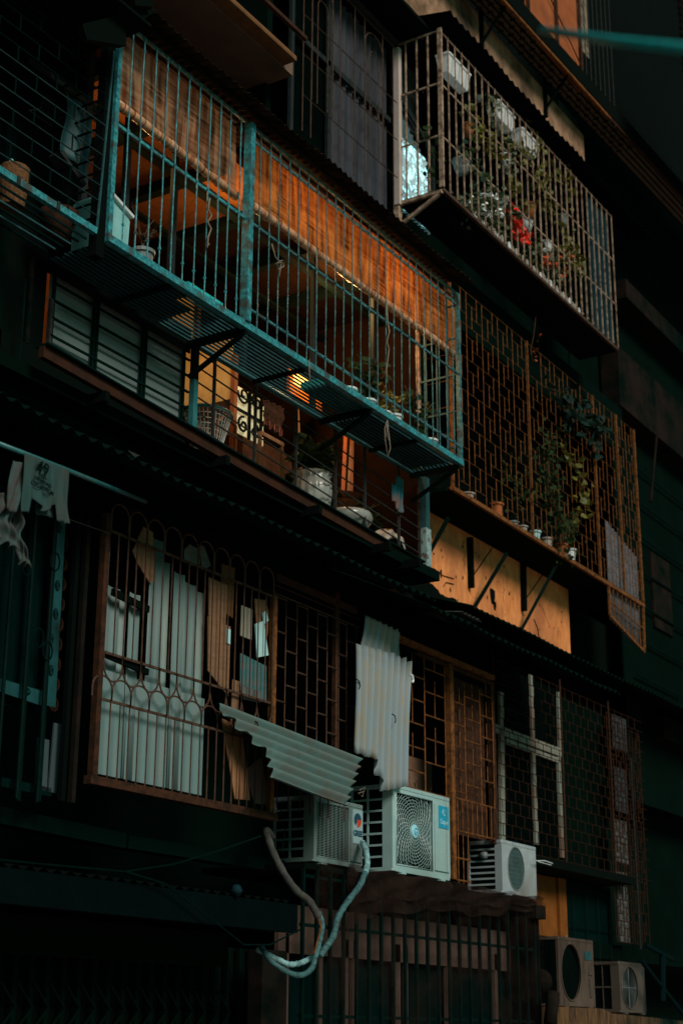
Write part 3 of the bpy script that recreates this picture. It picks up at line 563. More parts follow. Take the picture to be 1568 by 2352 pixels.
# ---------------------------------------------------------------- awning over the teal cage
def awning(name, label, x0, x1, yf, zf, yr, zr_, pitch, amp, mt, edge=None, th=.002, xs=None, group=None):
    m = MB(); wv = (x1-x0)/pitch; nu = int(wv*8)
    m.grid(lambda u, v: V((x0+(x1-x0)*u, yf+(yr-yf)*v+.006*math.sin(u*31), zf+(zr_-zf)*v+amp*math.sin(u*wv*6.283)+.006*math.sin(u*13))), nu, 3)
    return tag(m.build(name, mt, smooth=True, solid=th), label, 'awning', group)
awning('tin_awning', 'dark corrugated tin awning over the teal cage and bamboo blinds', 5.55, 10.62, 5.32, 7.545, 6.2, 7.80, .076, .011, tinrust)
m = MB(); m.box(5.6, 10.6, 5.42, 5.45, 7.535, 7.55); tag(m.build('awning_batten', black), 'black batten carrying the tin awning above the teal bars', 'batten')
p = P(285, 50, 5.3); m = MB(); m.poly([P(190, 55, 5.25), P(310, 25, 5.25), P(365, 20, 5.25), P(290, 75, 5.25), P(290, 105, 5.25), P(200, 90, 5.25)], (0, .05, 0)); m.poly([P(310, 0, 5.2), P(350, 0, 5.2), P(352, 15, 5.2), P(312, 12, 5.2)], (0, .05, 0)); tag(m.build('tarpaulin_fold', black), 'folded dark tarpaulin at the top left end of the tin awning', 'tarpaulin')
m = MB(); m.box(2.5, 6.15, 5.15, 6.6, 7.24, 7.26); tag(m.build('flat_canopy', black), 'flat black canopy above the dark left cage', 'canopy')
# ---------------------------------------------------------------- level 2 awnings
awning('tin_awning', 'dark corrugated awning shading the arched cage below the lit balcony', 4.2, 9.3, 5.0, 4.46, 6.3, 5.02, .10, .014, tin)
awning('tin_awning', 'dark corrugated awning over the rusty lattice windows right of the arched cage', 9.3, 12.6, 5.0, 4.40, 6.25, 5.0, .10, .014, tin)
q0 = P(1105, 1403, 5.7); q1 = P(1384, 1553, 5.7)
awning('tin_awning', 'far dark green corrugated awning running right below the ochre wall', 11.2, 18.5, 5.7, q0.z, 6.6, q0.z+.3, .10, .014, tin)
m = MB(); q = P(1040, 1418, 5.25); m.grid(lambda u, v: V((q.x-.14+.30*u, 5.1+.35*v, q.z-.01+.05*v+.01*math.sin(u*31))), 40, 2); tag(m.build('loose_tin_sheet', irong, smooth=True, solid=.003), 'loose grey tin sheet lying where the two awnings overlap', 'sheet')
# ---------------------------------------------------------------- lattice cage (right, level 4)
YL = 5.82
lt = thing('lattice_cage', 'large rust orange lattice cage with climbing plants right of the teal cage', 'window cage', (13.2, YL, 5.97))
m = MB(); m.beam((11.13, YL, 5.98), (15.46, YL, 5.95), .03, .035); m.build('bottom_rail', rust, lt)
posts = [(11.15, .018), (12.72, .012), (14.30, .020), (14.93, .018), (15.44, .022)]
for x, w in posts: m = MB(); m.box(x-w/2*1.3, x+w/2*1.3, YL-.012, YL+.012, 5.99, 7.95); m.build('post', rust, lt)
def pinwheel(m, x0, x1, z0, z1, a, h, r, Y):
    nx = round((x1-x0)/a); nz = round((z1-z0)/h); a = (x1-x0)/nx; h = (z1-z0)/nz; j = lambda: random.uniform(-.004, .004)
    for i in range(nx+1): m.bar((x0+i*a, Y, z0), (x0+i*a+j(), Y, z1), r, 4)
    for k in range(nz+1): m.bar((x0, Y, z0+k*h), (x1, Y, z0+k*h), r, 4)
    for i in range(nx):
        for k in range(nz):
            if random.random() < .03: continue
            X = x0+i*a; Z = z0+k*h; g1, g2 = a*.35+j(), a*.65+j(); h1, h2 = h*.33+j(), h*.67+j()
            m.bar((X, Y, Z+h2), (X+g2, Y, Z+h2), r, 4); m.bar((X+g2, Y, Z+h), (X+g2, Y, Z+h1), r, 4)
            m.bar((X+a, Y, Z+h1), (X+g1, Y, Z+h1), r, 4); m.bar((X+g1, Y, Z), (X+g1, Y, Z+h2), r, 4)
for (x0, x1) in ((11.15, 12.72), (12.72, 14.30), (14.30, 14.93), (14.93, 15.44)):
    m = MB(); pinwheel(m, x0, x1, 5.99, 7.94, .30, .325, .0037, YL); m.build('lattice_panel', rust, lt)
m = MB()
for k in range(9): z = 5.99+k*.245; m.bar((11.15, YL, z), (11.15, 6.25, z), .0042, 4)
m.bar((11.15, 6.24, 5.99), (11.15, 6.24, 7.95), .006, 4); m.build('side_grille', rust, lt)
# lower right extension with corrugated backing
m = MB(); m.beam((14.5, YL, 5.63), (14.5, YL, 5.98), .02, .03, (1, 0, 0)); m.beam((15.4, YL, 5.44), (15.44, YL, 5.98), .02, .03, (1, 0, 0)); m.beam((14.5, YL, 5.63), (15.4, YL, 5.44), .02, .03); m.beam((14.5, YL, 5.79), (15.42, YL, 5.69), .012, .012)
for k in range(1, 8): x = 14.5+k*.115; m.bar((x, YL, 5.63-.02*k), (x, YL, 5.96), .005, 4)
m.build('lower_apron', rust, lt)
m = MB(); m.grid(lambda u, v: V((14.62+.85*u, YL+.05+.008*math.sin(u*70), 5.47+(1.22-.2*u)*v+(.16*(1-u))*(1-v))), 96, 2); m.build('backing_sheet', mat('grey_violet_sheet', (.10, .10, .11), (.08, .075, .08), 4, rough=.6), lt, True, solid=.003)
# brackets against ochre wall
for i, (wx, wz, tx) in enumerate(((956, 1322, (1030, 1188)), (1089, 1395, (1163, 1270)), (1191, 1457, (1289, 1275)))):
    a = P(wx, wz, 6.235); b = P(tx[0], tx[1], 5.95 if i < 2 else 5.86); m = MB(); m.beam(a, b, .028, .03); m.build('bracket', iron, lt)
for (ax, ay, bx, by) in ((1079, 1235, 1082, 1350), (1201, 1290, 1203, 1403)):
    a = P(ax, ay, 6.22); b = P(bx, by, 6.22); m = MB(); m.beam(a, b, .035, .05, (0, 1, 0)); m.build('wall_strut', black, lt)
    m = MB(); m.bar(P(bx+4, by-28, 6.2), P(bx+48, by-92, 6.0), .006, 5); m.build('stay_rod', black, lt)
# pots and vines in lattice cage
lat_pots = [(1068, 1122, .055, .10, whcloth, 'pale round pot at the left end of the rusty lattice cage'), (1134, 1160, .06, .17, terra, 'tall terracotta pot third of the way along the lattice cage'), (1172, 1190, .05, .09, greyp, 'small dark grey pot right of the terracotta pot'), (1193, 1203, .05, .10, whcloth, 'dusty beige pot on the rusty bottom rail beside the grey pot'), (1223, 1225, .05, .13, paper, 'bright white and cyan tub above the third bracket'), (1250, 1245, .055, .13, whcloth, 'white flared pot with blue pattern right of the cyan tub'), (1283, 1260, .06, .16, terra, 'brown pot hidden by stems beside the white sack'), (1303, 1275, .06, .16, whitep, 'white crumpled sack pot at the foot of the climbing plant')]
for (px, py, r, h, mt_, lb) in lat_pots:
    q = P(px, py, 5.95); pot((q.x, 5.93, 5.995), r, h, mt_, lb, group='pots along the lattice cage')
def vine(name, label, path, Y, n, size, ml, spread=.08, cat='climbing plant', r=.004):
    t = thing(name, label, cat, P(path[0][0], path[0][1], Y)); pts = [P(a, b, Y)+V((0, random.uniform(-.03, .03), 0)) for a, b in path]
    m = MB(); m.tube(pts, r, 4); m.build('stem', bark, t); m = MB()
    for i in range(n):
        k = random.random()*(len(pts)-1); i0 = int(k); p_ = lerp(pts[i0], pts[min(i0+1, len(pts)-1)], k-i0)+V((random.gauss(0, spread), random.uniform(-.06, .05), random.gauss(0, spread)))
        m.leaf(p_, size*random.uniform(.6, 1.3), V((random.uniform(-.6, .6), random.uniform(-.7, .2), random.uniform(-1, .1))).normalized(), .75)
    m.build('foliage', ml, t); return t
vine('climbing_plant', 'broad blue grey leaves trailing across the top right of the rusty lattice', [(1230, 880), (1290, 900), (1330, 925), (1345, 965), (1370, 985), (1385, 970)], 5.78, 60, .10, leafb, .06)
vine('climbing_plant', 'leafy climber crossing the middle of the rusty lattice', [(1285, 930), (1300, 960), (1330, 975), (1350, 1005), (1375, 1050)], 5.78, 46, .10, leafb, .06)
vine('climbing_plant', 'dark stemmed climber rising from the white sack through the lattice', [(1300, 1270), (1290, 1200), (1260, 1120), (1255, 1060), (1270, 990)], 5.80, 260, .055, leafd, .11)
vine('climbing_plant', 'olive leaved climber hanging left of the thick rusty post', [(1290, 1020), (1310, 1060), (1330, 1090), (1340, 1160), (1325, 1180)], 5.79, 60, .08, leafy, .06)
vine('climbing_plant', 'low dark foliage above the pots in the lattice cage', [(1150, 1080), (1190, 1120), (1230, 1150), (1290, 1190), (1310, 1230)], 5.88, 280, .05, leafd, .12)
vine('dangling_vine', 'bare vine stem dangling below the upper balcony', [(1223, 730), (1226, 770), (1224, 800), (1222, 815), (1230, 830)], 5.6, 9, .04, orf, .015, 'vine', .003)
# ---------------------------------------------------------------- upper balcony cage
UB = thing('balcony_cage', 'cream painted rusting balcony cage crowded with flowers, upper right', 'balcony cage', (12.3, 5.5, 8.35))
UX0, UX1, UZ0, UZ1 = 10.44, 14.27, 8.39, 9.95
m = MB(); m.box(UX0, UX1, 5.49, 5.52, UZ0-.02, UZ0+.01); m.build('bottom_rail', rustmid, UB)
m = MB(); m.box(UX0-.012, UX0+.012, 5.48, 5.52, UZ0+.01, UZ1+.02); m.build('corner_post', cream_rust, UB)
for z in (8.905, 9.42, UZ1):
    m = MB(); m.box(UX0, UX1, 5.498, 5.508, z-.005, z+.005); m.build('rail', cream_rust, UB)
    m = MB(); m.box(UX0-.006, UX0+.006, 5.51, 5.93, z-.007, z+.007); m.build('rail', cream_rust, UB)
n = 29
for i in range(1, n+1):
    x = UX0+(UX1-UX0)*i/n; m = MB(); w = .0068 if i in (15, 22) else .0033; zt = UZ1; m.box(x-w, x+w, 5.485, 5.497, UZ0+.01, zt)
    m.build('bar', cream_rust, UB)
for y in (5.62, 5.73, 5.84): m = MB(); m.box(UX0-.006, UX0+.006, y-.006, y+.006, UZ0, UZ1); m.build('bar', cream_rust, UB)
m = MB()
for i in range(1, n):
    x = UX0+(UX1-UX0)*i/n
    for z in (UZ0+.03, 8.875, 9.39): m.tube([V((x+.02+.02*math.cos(a), 5.49, z+.018*math.sin(a))) for a in (0, 1.2, 2.4, 3.6)], .003, 4)
m.build('scroll_ornament', cream_rust, UB)
m = MB()
for y in (5.62, 5.73, 5.84):
    for z in (UZ0+.04, 8.95, 9.37, 9.91):
        m.tube([V((UX0-.005, y+.028+.024*math.cos(a), z+.022*math.sin(a))) for a in (0, .9, 1.8, 2.7, 3.6, 4.5)], .0035, 4)
m.build('scroll_ornament', rustmid, UB)
m = MB(); m.box(UX0+.0, UX1, 5.52, 5.93, UZ0-.03, UZ0-.002); m.build('floor', black, UB)
m = MB(); m.beam((UX0, 5.5, UZ0-.03), (UX0, 5.93, UZ0-.03), .03, .03); m.beam((UX0, 5.53, UZ0-.05), (UX0, 5.92, UZ0-.24), .025, .03); m.beam((UX0, 5.93, UZ0-.05), (UX0, 5.93, UZ0-.30), .06, .05); m.build('bracket', cream_rust, UB)
m = MB(); m.box(10.40, 10.455, 5.89, 5.95, 8.34, 9.9); tag(m.build('white_post', mat('pinkish_white_post', (.62, .52, .48), (.55, .42, .38), 4)), 'pinkish white upright at the left rear of the upper balcony', 'post')
# bright window + curtain + tall dark window behind
bw = thing('bright_window', 'window pane with a painted glowing cyan sky reflection and leaf silhouettes on the upper balcony', 'window', (10.85, 5.97, 8.4))
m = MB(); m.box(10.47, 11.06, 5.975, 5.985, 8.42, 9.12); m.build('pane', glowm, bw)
m = MB(); m.grid(lambda u, v: V((10.50+.62*u, 5.99+.012*math.sin(u*60), 8.4+(1.02-.35*u)*v)), 90, 2); m.build('curtain', mat('grey_teal_curtain', (.10, .17, .18), (.07, .12, .13), 4, rough=.9), bw, True)
m = MB(); m.beam((10.46, 5.96, 9.52), (11.12, 5.96, 9.25), .02, .05); m.beam((11.14, 5.96, 8.4), (11.14, 5.96, 9.3), .03, .03); m.build('frame', frame_dk, bw)
m = MB(); m.box(10.46, 10.9, 6.0, 6.02, 9.3, 9.95); m.build('upper_pane', mat('dim_grey_glass', (.05, .06, .06), (.03, .04, .04), 3, rough=.2), bw)
# left grille window
gw = thing('grille_window', 'tall curtained window behind an arched iron grille left of the flowered balcony', 'window', (9.65, 5.9, 8.3))
m = MB(); m.grid(lambda u, v: V((9.42+.98*u, 6.02+.015*math.sin(u*60), 8.2+1.72*v)), 110, 2); m.build('curtain', curt, gw, True)
m = MB(); m.box(8.87, 9.4, 6.02, 6.03, 8.2, 9.92); m.build('dark_pane', glassd, gw)
m = MB(); m.box(9.38, 9.42, 5.97, 6.0, 8.2, 9.9); m.box(8.84, 8.88, 5.97, 6.0, 8.2, 9.95); m.box(8.88, 10.4, 5.97, 6.0, 9.15, 9.2); m.build('mullions', frame_dk, gw)
m = MB(); m.box(8.84, 10.42, 5.9, 5.96, 9.93, 9.97); m.build('head', irong, gw)
m = MB(); bronze = rustmid
for x in (8.9, 9.02, 9.33, 9.45, 9.68, 9.84, 10.14, 10.32): m.bar((x, 5.9, 8.25), (x, 5.9, 9.88), .0055, 4)
for z in (8.58, 8.95, 9.32, 9.86): m.bar((8.9, 5.9, z), (10.38, 5.9, z), .0055, 4)
for (cx, r, zt) in ((9.175, .155, 9.62), (9.175, .075, 9.52), (9.99, .15, 9.62), (9.99, .075, 9.52)):
    m.tube([V((cx+r*math.cos(a), 5.895, zt+r*math.sin(a))) for a in [math.pi*k/10 for k in range(11)]], .005, 4)
    m.bar((cx-r, 5.895, 8.6), (cx-r, 5.895, zt), .005, 4); m.bar((cx+r, 5.895, 8.6), (cx+r, 5.895, zt), .005, 4)
m.tube([V((9.99+.06*math.cos(a), 5.895, 9.0+.06*math.sin(a))) for a in [6.283*k/14 for k in range(14)]], .005, 4, closed=True)
m.build('iron_grille', rustmid, gw)
# hanging planters
def trough(px, py, w, lb, Y=5.58, h=.15, mt_=None):
    q = P(px, py, Y); t = thing('hanging_planter', lb, 'planter', (q.x, Y, q.z-h), 'white planters hung along the upper balcony')
    m = MB(); d = .065; a = .022
    x0, x1, z0, z1 = q.x-w/2, q.x+w/2, q.z-h, q.z
    vs = [(x0+a, Y-d+a, z0), (x1-a, Y-d+a, z0), (x1-a, Y+d-a, z0), (x0+a, Y+d-a, z0), (x0, Y-d, z1), (x1, Y-d, z1), (x1, Y+d, z1), (x0, Y+d, z1)]
    m.add(vs, [(3, 2, 1, 0), (0, 1, 5, 4), (1, 2, 6, 5), (2, 3, 7, 6), (3, 0, 4, 7), (4, 5, 6, 7)]); m.build('trough', mt_ or planter, t)
    m = MB(); m.beam((x0, Y-d-.004, z1), (x1, Y-d-.004, z1), .012, .018); m.beam((x0-.004, Y-d, z1), (x0-.004, Y+d, z1), .012, .018); m.build('lip', mt_ or planter, t)
    m = MB(); m.bar((x0+.04, Y, z1), (x0+.04, Y, 9.98), .003, 4); m.bar((x1-.04, Y, z1), (x1-.04, Y, 9.98), .003, 4); m.build('hanger_wire', iron, t)
trough(1040, 152, .42, 'big white planter nearest the left corner of the upper balcony', h=.17)
trough(1148, 255, .36, 'white planter second from the left corner under the balcony roof')
trough(1203, 318, .36, 'third white planter under the balcony roof, farthest right of the bright ones')
def hpot(px, py, r, h, mt_, lb, Y=5.7):
    q = P(px, py, Y); t = thing('hanging_pot', lb, 'hanging pot', (q.x, Y, q.z-h/2), 'round pots hung along the upper balcony')
    m = MB(); m.lathe((q.x, Y, q.z-h/2), [(r*.6, 0), (r*.85, h*.5), (r, h*.9), (r*1.08, h*.92), (r*1.08, h), (0, h*.9)], 20); m.build('bowl', mt_, t, True)
    m = MB(); [m.bar((q.x+r*math.cos(a), Y+r*math.sin(a), q.z+h/2), (q.x, Y, q.z+h/2+.35), .0025, 4) for a in (0, 2.1, 4.2)]; m.build('hanger_wire', iron, t)
hpot(1098, 215, .05, .16, whitep, 'slim white hanging pot between the first and second planters')
hpot(1060, 385, .085, .14, mat('mottled_grey_plastic', (.30, .30, .28), (.10, .10, .09), 30), 'round speckled grey hanging pot low beside the corner post')
hpot(1160, 372, .06, .14, whitep, 'pale hanging pot half hidden by vines in the middle of the balcony')
hpot(1075, 300, .06, .12, terra, 'brown hanging pot high beside the corner post')
hpot(1215, 487, .075, .15, terra, 'round terracotta hanging pot above the red flowers')
hpot(1150, 470, .07, .14, whitep, 'white hanging pot above the white flowers')
hpot(1208, 515, .075, .15, whitep, 'large white hanging pot right behind the red flowers', 5.75)
hpot(1252, 572, .07, .13, whitep, 'white basket pot right of the red flowers')
hpot(1292, 510, .055, .14, greyp, 'grey white hanging pot near the right bars', 5.7)
hpot(1300, 430, .05, .12, greyp, 'dim hanging pot under the eaves near the blue end panel', 5.7)
# flowers and fence
fx0, fx1 = P(1100, 497, 5.56), P(1300, 660, 5.56)
pf = thing('planter_fence', 'row of white pierced fence boards at the foot of the balcony flowers', 'planter edging', (12, 5.55, 8.4))
k = 0; x = P(1090, 480, 5.54).x
while x < 13.4:
    if random.random() > .12:
        m = MB(); h = .10+.015*(k % 2); m.poly([(x, 5.545, 8.40), (x+.055, 5.545, 8.40), (x+.055, 5.545, 8.40+h), (x+.028, 5.545, 8.42+h), (x, 5.545, 8.40+h)], (0, .008, 0)); m.build('picket', whcloth if k % 3 else whitep, pf)
    x += .075; k += 1
def flowerbed(label, p0, p1, nf, pet, ps, nl, Y, lm=leaff, hh=.14, z0=0):
    t = thing('flower_bed', label, 'flowering plant', lerp(P(*p0, Y), P(*p1, Y), .5)); a = P(*p0, Y); b = P(*p1, Y); m = MB()
    for i in range(nl): u = random.random(); m.leaf(lerp(a, b, u)+V((0, random.uniform(-.06, .08), random.gauss(0, hh*.5))), random.uniform(.03, .06), None, .8)
    m.build('foliage', lm, t); m = MB()
    cl = [(random.random(), random.gauss(0, hh*.35)) for _ in range(max(2, nf//7))]
    for i in range(nf):
        u, dz = random.choice(cl); m.leaf(lerp(a, b, u)+V((random.gauss(0, .022), random.uniform(-.09, -.02), dz+random.gauss(0, .018))), random.uniform(ps*.7, ps*1.3), None, .9)
    m.build('petals', pet, t); return t
orf2 = mat('orange_red_petal', (.75, .10, .015), (.5, .06, .015), 20, rough=.5, bump=0)
flowerbed('white blossoms at the left of the balcony flower row', (1090, 462), (1140, 490), 55, whf, .035, 260, 5.57)
flowerbed('dark green leaves with white blossoms above the white fence', (1060, 470), (1150, 520), 34, whf, .032, 350, 5.57)
flowerbed('bright red geraniums in the middle of the balcony flower row', (1160, 500), (1200, 560), 130, redf, .045, 260, 5.57)
flowerbed('mixed pale blossoms just right of the red geraniums', (1200, 555), (1240, 590), 26, whf, .03, 200, 5.6)
flowerbed('orange red blossoms near the right end of the flower row', (1235, 590), (1290, 640), 70, orf2, .04, 320, 5.57)
flowerbed('yellow green leaves over the bars near the blue panel', (1285, 575), (1330, 610), 8, orf, .03, 160, 5.52, leafy)
for i, (path, nn, lb) in enumerate((([(1065, 240), (1085, 290), (1110, 320), (1150, 345)], 60, 'yellowing vine around the upper rail near the corner'), ([(1110, 215), (1140, 270), (1160, 330), (1175, 400)], 55, 'yellowing vine hanging between the first planters'), ([(1150, 330), (1190, 345), (1230, 400), (1260, 440)], 60, 'yellow green vine along the middle rail'), ([(1200, 290), (1240, 350), (1290, 400), (1320, 450)], 60, 'vine under the eaves right of the third planter'), ([(1055, 330), (1090, 400), (1130, 430), (1190, 500)], 55, 'thin vine along the lower rail'), ([(1230, 430), (1270, 480), (1300, 540), (1320, 590)], 70, 'dense vine in front of the right bars'), ([(1170, 400), (1180, 450), (1205, 470)], 30, 'short vine with orange flowers in the middle'))):
    vine('vine', lb, path, 5.53, int(nn*1.5), .062, leafy if i % 3 != 1 else leaff, .06, 'vine')
vine('dry_shrub', 'bare twiggy shrub silhouetted by the bright window', [(985, 430), (980, 380), (990, 340), (975, 300)], 5.65, 50, .05, leafd, .07, 'shrub')
# end panel and side
ep = thing('blue_end_panel', 'dim blue boarded panel at the right end of the upper balcony', 'panel', (14.25, 5.56, 8.4))
for i in range(4): m = MB(); m.box(13.72+i*.14, 13.85+i*.14, 5.53, 5.55, 8.41, 9.93); m.build('board', bluep, ep)
# roof of upper balcony and strip
awning('tin_awning', 'black corrugated roof edge over the flowered balcony', 10.35, 15.2, 5.35, 10.04, 5.95, 10.16, .112, .014, black)
m = MB(); m.box(8.9, 9.95, 5.66, 6.0, 9.98, 10.04); tag(m.build('flat_canopy', black), 'black flat canopy above the curtained grille window', 'canopy')
# top cage
tc_ = thing('rooftop_cage', 'overhanging cage floor with rusty edge above the flowered balcony', 'window cage', (13, 5.3, 10.8))
a = P(1154, 0, 5.3); b = P(1509, 385, 5.3)
Z6 = lambda x: 11.16+.05*(x-11.0)
m = MB(); m.beam((10.95, 5.57, Z6(10.95)), (14.6, 5.57, Z6(14.6)), .03, .035); m.build('rusty_edge', rust, tc_)
m = MB(); m.beam((14.6, 5.57, Z6(14.6)), (18.5, 5.57, Z6(18.5)), .03, .035); m.build('rusty_edge', rustdk, tc_)
m = MB(); m.poly([(10.95, 5.58, Z6(10.95)+.10), (18.5, 5.58, Z6(18.5)+.10), (18.5, 5.58, Z6(18.5)+.12), (10.95, 5.58, Z6(10.95)+.12)], (0, .32, 0)); m.build('floor_sheet', soffitb, tc_)
m = MB()
for i in range(5): y = 5.62+i*.065; m.beam((11, y, Z6(11)+.08), (18, y, Z6(18)+.08), .014, .01)
for i in range(5):
    x = 11.05+(.12 if i % 2 else 0)
    while x < 15.5: m.beam((x, 5.59+i*.065, Z6(x)+.082), (x, 5.655+i*.065, Z6(x)+.082), .014, .01); x += .24
m.build('floor_grid', black, tc_)
m = MB(); m.poly([(10.95, 5.545, Z6(10.95)+.018), (18.5, 5.545, Z6(18.5)+.018), (18.5, 5.545, Z6(18.5)+.20), (10.95, 5.545, Z6(10.95)+.20)], (0, .025, 0)); m.build('front_band', black, tc_)
for x in (12.05, 13.55): m = MB(); m.beam((x, 5.60, Z6(x)+.05), (x-.02, 5.88, Z6(x)-.32), .022, .025); m.beam((x, 5.88, Z6(x)-.4), (x, 5.88, Z6(x)+.08), .03, .04); m.build('bracket', black, tc_)
op = thing('orange_panel_screen', 'orange red sheet screen in a rusty pipe frame at the top edge', 'screen', (12.6, 5.4, 11))
a0, a1 = P(1205, 0, 5.62).x, P(1325, 60, 5.62).x
m = MB(); m.box(a0, a1, 5.62, 5.63, 11.3, 13.2); m.build('sheet', brick, op)
for x in (a0+.02, (a0+a1)/2+.05, a1): m = MB(); m.bar((x, 5.59, 11.3), (x, 5.59, 13.2), .016, 8); m.build('frame_pipe', rustdk, op)
m = MB(); m.bar((a0, 5.59, 12.3), (a1, 5.59, 11.6), .008, 5); m.build('brace', rustdk, op)
m = MB(); m.box(a1+.03, a1+.30, 5.62, 5.63, 11.9, 13.2); m.build('patterned_sheet', mat('mottled_beige_fabric', (.30, .24, .17), (.03, .03, .03), 16, rough=.9), op)
m = MB()
for i in range(7): x = a1+.05+i*.13; m.bar((x, 5.56, 11.3), (x, 5.56, 13.2), .005, 4)
for z in (11.6, 12.0): m.bar((a1, 5.56, z), (a1+.9, 5.56, z), .005, 4)
m.build('bars', irong, op)
# near rod, blurred
ra, rb = CAM+ray(1243, 68).normalized()*3.4, CAM+ray(1640, 118).normalized()*2.5
m = MB(); m.tube([ra, lerp(ra, rb, .5)-V((0, 0, .004)), rb], [.0075, .0085, .0085], 10); tag(m.build('teal_rod', rodm, smooth=True), 'blurred teal rod crossing the top right corner close to the camera', 'rod')
# lamp pole at far right
m = MB(); m.bar(P(1507, 998, 5.0), P(1493, 1152, 5.0), .014, 8); tag(m.build('drain_pipe', concb), 'thin pale pipe hanging alone in the dark at the right', 'pipe')
# ---------------------------------------------------------------- arched cage, level 2
YA = 5.5
ac = thing('arched_cage', 'rusty arched window cage backed with bluish boards and cardboard', 'window cage', (7.25, YA, 2.9))
AX0, AX1 = 6.42, 8.035
m = MB(); m.box(6.375, 6.415, YA-.02, YA+.02, 2.90, 4.35); m.build('post', rustdk, ac)
m = MB(); m.box(8.04, 8.075, YA-.015, YA+.02, 2.90, 4.27); m.build('post', rust, ac)
m = MB(); m.box(6.35, 8.10, YA-.03, YA+.02, 2.85, 2.895); m.build('bottom_rail', rustdk, ac)
for z in (4.262, 3.572, 3.315): m = MB(); m.box(AX0, AX1, YA-.006, YA+.006, z-.007, z+.007); m.build('rail', rustmid, ac)
NB = 20; dx = (AX1-AX0)/NB
for i in range(NB+1):
    x = AX0+i*dx; m = MB(); m.bar((x, YA-.009, 3.572), (x+random.uniform(-.004, .004), YA-.009, 4.262), .0045, 5); m.build('bar', rustmid, ac)
for i in range(NB+1):
    x = AX0+i*dx; m = MB(); m.bar((x, YA-.009, 2.895), (x, YA-.009, 3.315), .0045, 5); m.build('bar', rustmid, ac)
m = MB(); w2 = dx*2
for i in range(NB//2):
    cx = AX0+w2*(i+.5)
    m.tube([V((cx-w2/2, YA-.012, 3.572))]+[V((cx+w2*.5*math.cos(math.pi+a), YA-.012, 3.52+.10*math.sin(math.pi+a)*1.0)) for a in [math.pi*k/9 for k in range(10)]]+[V((cx+w2/2, YA-.012, 3.572))], .0055, 5)
    cx2 = AX0+w2*i
    m.tube([V((cx2-w2/2+w2*.0, YA-.014, 3.315))]+[V((cx2+w2*.5*math.cos(math.pi-a), YA-.014, 3.37+.07*math.sin(a))) for a in [math.pi*k/9 for k in range(10)]]+[V((cx2+w2/2, YA-.014, 3.315))], .0055, 5)
m.build('arch_ornament', rustmid, ac); m = MB()
for i in range(NB//2):
    cx = AX0+w2*(i+.5); m.tube([V((cx-w2/2*.95, YA-.012, 4.262))]+[V((cx+w2*.475*math.cos(math.pi-a), YA-.012, 4.36+.07*math.sin(a))) for a in [math.pi*k/9 for k in range(10)]]+[V((cx+w2/2*.95, YA-.012, 4.262))], .0055, 5)
m.build('arch_ornament', rustmid, ac)
# boards behind
plankd = mat('greyer_board', (.15, .24, .24), (.20, .25, .24), 4, stretch=(4, 4, .6), rough=.6, c3=(.12, .14, .13))
plank2 = mat('stained_board', (.22, .33, .32), (.25, .27, .24), 5, stretch=(6, 6, .5), rough=.6, c3=(.14, .13, .11))
bx = 6.43; i = 0
for (x0, x1, z1) in ((6.43, 6.50, 4.19), (6.515, 6.62, 3.98), (6.625, 6.70, 3.96), (6.70, 6.79, 3.98), (6.88, 7.0, 4.36), (7.01, 7.085, 4.25), (7.10, 7.20, 4.20), (7.205, 7.32, 4.17), (7.325, 7.43, 4.15)):
    m = MB(); yy = 5.555+.014*(i % 3); tl_ = random.uniform(-.012, .012); m.grid(lambda u, v: V((x0+(x1-x0)*u+tl_*v, yy+.012*math.sin(u*3.1)+.25*tl_*u, 2.93+(z1-2.93)*v)), 5, 1)
    tag(m.build('white_board', [plank, plankd, plank2][i % 3], smooth=True, solid=.005), 'bluish white board standing upright in the arched cage, %s from the left' % ['first', 'second', 'third', 'fourth', 'fifth, tallest', 'sixth', 'seventh', 'eighth', 'ninth'][i], 'board', 'upright boards behind the arched grille'); i += 1
m = MB(); m.box(6.44, 7.44, 5.565, 5.57, 2.93, 3.5); tag(m.build('white_sheet', plank), 'wide bluish white sheet behind the lower arches', 'sheet')
m = MB(); m.beam((6.50, 5.52, 3.93), (6.82, 5.52, 3.90), .02, .04); tag(m.build('dark_batten', black), 'upper black batten tied across the left boards', 'batten')
m = MB(); m.beam((6.46, 5.52, 3.57), (6.84, 5.52, 3.54), .02, .035); tag(m.build('dark_batten', black), 'lower black batten tied across the left boards at the middle rail', 'batten')
def flat(name, pts, Y, mt_, lb, cat, th=.006, z=None):
    m = MB(); m.poly([P(a, b, Y) for a, b in pts], (0, th, 0)); return tag(m.build(name, mt_), lb, cat)
flat('cardboard_piece', [(330, 1210), (352, 1222), (356, 1330), (345, 1340), (318, 1295), (305, 1265)], 5.535, card, 'brown cardboard piece at the upper left of the arched cage', 'cardboard')
flat('cardboard_piece', [(480, 1325), (522, 1345), (518, 1440), (480, 1425)], 5.53, card, 'brown corrugated cardboard with torn lower edge right of the last board', 'cardboard')
flat('cardboard_piece', [(478, 1415), (530, 1440), (525, 1600), (478, 1540)], 5.525, card, 'long tan cardboard with slanted creases in the middle of the arched cage', 'cardboard')
flat('cardboard_piece', [(510, 1295), (540, 1305), (535, 1420), (508, 1400)], 5.54, mat('amber_film', (.20, .08, .02), (.12, .05, .015), 20, rough=.3), 'amber film wrapped cardboard under the arches', 'cardboard')
flat('cardboard_piece', [(555, 1390), (580, 1400), (578, 1470), (553, 1460)], 5.53, cardl, 'grey green cardboard left of the white paper', 'cardboard')
flat('cardboard_piece', [(585, 1375), (610, 1378), (622, 1420), (612, 1470), (590, 1440)], 5.535, card, 'folded brown cardboard behind the white paper', 'cardboard')
